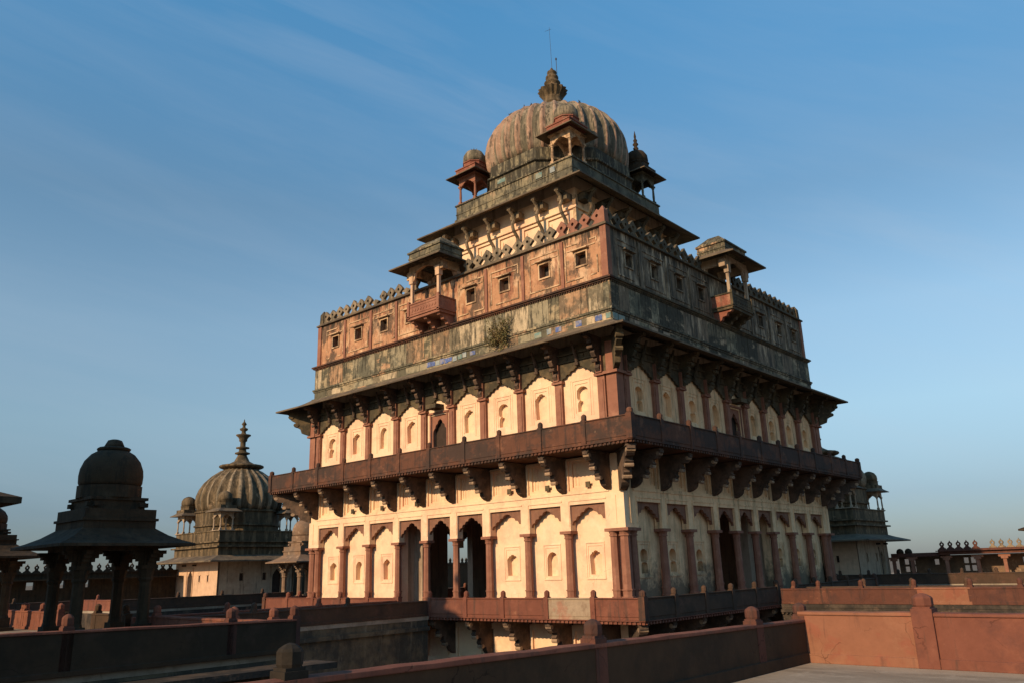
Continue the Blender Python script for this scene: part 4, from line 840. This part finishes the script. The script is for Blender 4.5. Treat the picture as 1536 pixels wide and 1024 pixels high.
W0 = domed((-31.3, 0, 0), 'ribbed domed building with tall spire, pink sunlit wall, left of the tower')
def dm(loc, label):
    o = copy_tree(W0); o.location = loc; o['label'] = label; return o
nd = dm((2.6, 25.2, 0), 'shaded domed building half hidden behind the right side of the tower')
for c in nd.children:                                   # this one has a lower dome
    if c.name.startswith('dome'): c.scale.z = .74; c.location.z = 6.25*.26
    if c.name.startswith('spire'): c.location.z = -.81
dm((.6, -32.0, 0), 'domed building south of the dark pavilion, outside the left edge of the photo')

# ================================================================== far walls with crests
def crest(b, x0, x1, o, z, skip=.0, fr=None):
    pass
wt = thing('terrace_wall', 'long dark terrace wall topped by ring shaped crenellations at the far left', 'wall', (-33.9, -13, 0))
b = MB(lambda u, o, z: (-33.9-o, u, z))
holes = [(-12.65, 1.2, .24), (-10.75, 1.25, .14), (-9.2, 1.25, .14)]
cuts = [-17.3, -11.7, -10.0, -8.3]
b.plate([[(-30,0),(-17.3,0),(-17.3,2.15),(-30,2.15)]], 0, .3); 
for (c, z, w_), a0, a1 in zip(holes, cuts, cuts[1:]):
    b.plate([[(a0,0),(a1,0),(a1,2.15),(a0,2.15)], [(c-w_,z),(c+w_,z),(c+w_,z+.45),(c-w_,z+.45)]], 0, .3)
b.plate([[(-8.3,0),(-3.1,0),(-3.1,2.15),(-8.3,2.15)]], 0, .3)
b.box(-30, -3.1, -.12, .38, 2.151, 2.26); b.build('wall_face', darkst, wt)
b = MB(lambda u, o, z: (-33.9+o, u, z))
b.box(-30, -3.1, .0, .9, 1.75, 1.82); b.build('eave', darkst, wt)
for i in range(44):
    u = -27.2+i*.55
    m = MB(lambda q, o, z: (-34.0-o, q, z)); m.plate(merlon_loops(u, 2.26, .52, .44), 0, .12); m.build('merlon', darkst, wt)
wt2 = thing('terrace_wall', 'crenellated wall seen through the open middle bay of the tower', 'wall', (-33.9, 22, 0))
b = MB(); b.box(-34.2, -33.9, 4, 44, 0, 2.15); b.box(-34.28, -33.78, 4, 44, 2.151, 2.26); b.build('wall_face', darkst, wt2)
for i in range(30):
    m = MB(lambda q, o, z: (-34.0-o, q, z)); m.plate(merlon_loops(14+i*.55, 2.26, .52, .44), 0, .12); m.build('merlon', darkst, wt2)
# north arcade at the right
at = thing('arcade', 'low red arcade with crenellated roof and lattice windows at the right edge', 'arcade', (14, 25.6, 0))
b = MB(); b.box(5.7, 8.749, 24.4, 27.2, 1.55, 1.8); b.box(8.75, 24, 24.3, 27.2, 1.62, 1.98); b.box(8.65, 24, 24.1, 24.3, 1.84, 1.90); b.build('roof', parap_dr, at)
b = MB(lambda u, o, z: (u, 26.0+o, z)); cu = [5.7, 7.05, 9.2, 11.1, 12.6, 14.2, 16.0, 18, 24]
for a0, a1 in zip(cu, cu[1:]):
    c = (a0+a1)/2
    lat = [(c-.36, .55), (c+.06, .55), (c-.36, 1.05), (c+.06, 1.05)] if a0 in (5.7, 9.2) else ([(c-.16, 1.0)] if a0 != 11.1 else [])
    loops = [[(a0,0),(a1,0),(a1,1.6),(a0,1.6)]] + [[(x,z),(x+.32,z),(x+.32,z+.36),(x,z+.36)] for x, z in lat]
    b.plate(loops, 0, .25)
b.build('back_wall', pinkst, at)
for x in (5.8, 7.0, 9.15, 11.0, 12.55, 14.15, 15.9, 17.8, 20, 22):
    b = MB(); b.box(x-.14, x+.14, 24.42, 24.7, 0, .3); b.box(x-.1, x+.1, 24.46, 24.66, .3, 1.3); b.box(x-.2, x+.2, 24.42, 24.7, 1.3, 1.42); b.box(x-.34, x+.34, 24.44, 24.68, 1.42, 1.55); b.build('pillar', redstone, at)
for i in range(28):
    u = 9.0+i*.5
    if i in (5,): continue
    b = MB(lambda q, o, z: (q, 24.45+o, z)); b.plate(merlon_loops(u, 1.98, .55, .46), 0, .12); b.build('merlon', domerib if i > 5 else parap_dr, at)
# small dome row and roof behind the arcade end
for i in range(2):
    tag(MB().lathe((6.15+i*.55, 25.0), [(.24, 1.8), (.25, 1.9), (.18, 2.05), (.05, 2.12)], 12).build('roof_knob', darkst, at))

at.location.y += 4.0
# ================================================================== birds and a shrub
def bird(loc, rz, label, group):
    b = MB(); n = 8
    prof = [(-.20, .012), (-.13, .03), (-.07, .055), (0, .075), (.06, .07), (.10, .045), (.13, .038), (.16, .04), (.19, .028), (.235, .004)]
    vs = []; 
    for i, (x, r) in enumerate(prof):
        zz = .10+(.0 if x < .08 else (x-.08)*.75)-(.06 if x < -.15 else 0)
        for k in range(n): vs.append((x, r*.85*cos(2*pi*k/n), zz+r*sin(2*pi*k/n)))
    fs = [(i*n+k, i*n+(k+1) % n, (i+1)*n+(k+1) % n, (i+1)*n+k) for i in range(len(prof)-1) for k in range(n)] + [tuple(range(n))]
    b.add(vs, fs, True); b.rod((0, .03, .05), (.01, .03, -.02), .008, 4); b.rod((0, -.03, .05), (.01, -.03, -.02), .008, 4)
    o = b.build('pigeon', birdm); o.location = loc; o.rotation_euler = (0, 0, rz); o.scale = (1.15,)*3
    return tag(o, label, 'bird', group)
lat = Vector((.795, .607, 0))
for lx, z in ((-2.3, 25.2), (-2.05, 25.33), (-1.85, 25.42), (-1.6, 25.52), (-1.35, 25.6), (-1.15, 25.66), (-.95, 25.7), (1.25, 25.63), (1.5, 25.56)):
    p = lat*lx+Vector((.607, -.795, 0))*random.uniform(1.2, 1.5); p.z = 0; rr_ = math.hypot(p.x, p.y); z = 22.95+2.92*(max(0, 1-(rr_/3.88)**2.4))**(1/2.4); bird((p.x, p.y, z+.06), random.uniform(0, 6), 'small dark pigeon perched on the crown of the big dome', 'pigeons on the big dome')
p = lat*3.05; bird((p.x, p.y, 25.1), 1.0, 'lone pigeon on the right shoulder of the big dome', None)
bird((-9.95, -21.9, 4.52), .8, 'bird sitting on top of the pavilion at the left edge', None)

t = thing('shrub', 'dry bushy shrub rooted in the stained band below the upper windows', 'shrub', (3.7, -9.0, 10.35))
b = MB(); lf = MB()
for i in range(52):
    a = random.uniform(-1, 1); d = Vector((a*.8, -random.uniform(.1, .5), random.uniform(-.5, 1.2))).normalized(); L = random.uniform(.3, 1.05)*(1.1 if d.z > .5 else .7)
    p = Vector((3.7+a*.08, -9.02, 10.36)); q = p+d*L
    b.rod(tuple(p), tuple(q), .014, 4, .005)
    for j in range(22):
        c = p.lerp(q, random.uniform(.35, 1.05))+Vector((random.gauss(0, .05), random.gauss(0, .05), random.gauss(0, .05))); e = Vector((random.gauss(0, 1), random.gauss(0, 1), random.gauss(0, 1))).normalized()*.05; f = e.orthogonal().normalized()*.02
        lf.add([tuple(c-e), tuple(c+f), tuple(c+e), tuple(c-f)], [(0, 1, 2, 3)])
b.build('stem', twig, t); lf.build('foliage', leafm, t)

# tidy: drop the private helper property
for o in bpy.data.objects:
    if '_o' in o: del o['_o']
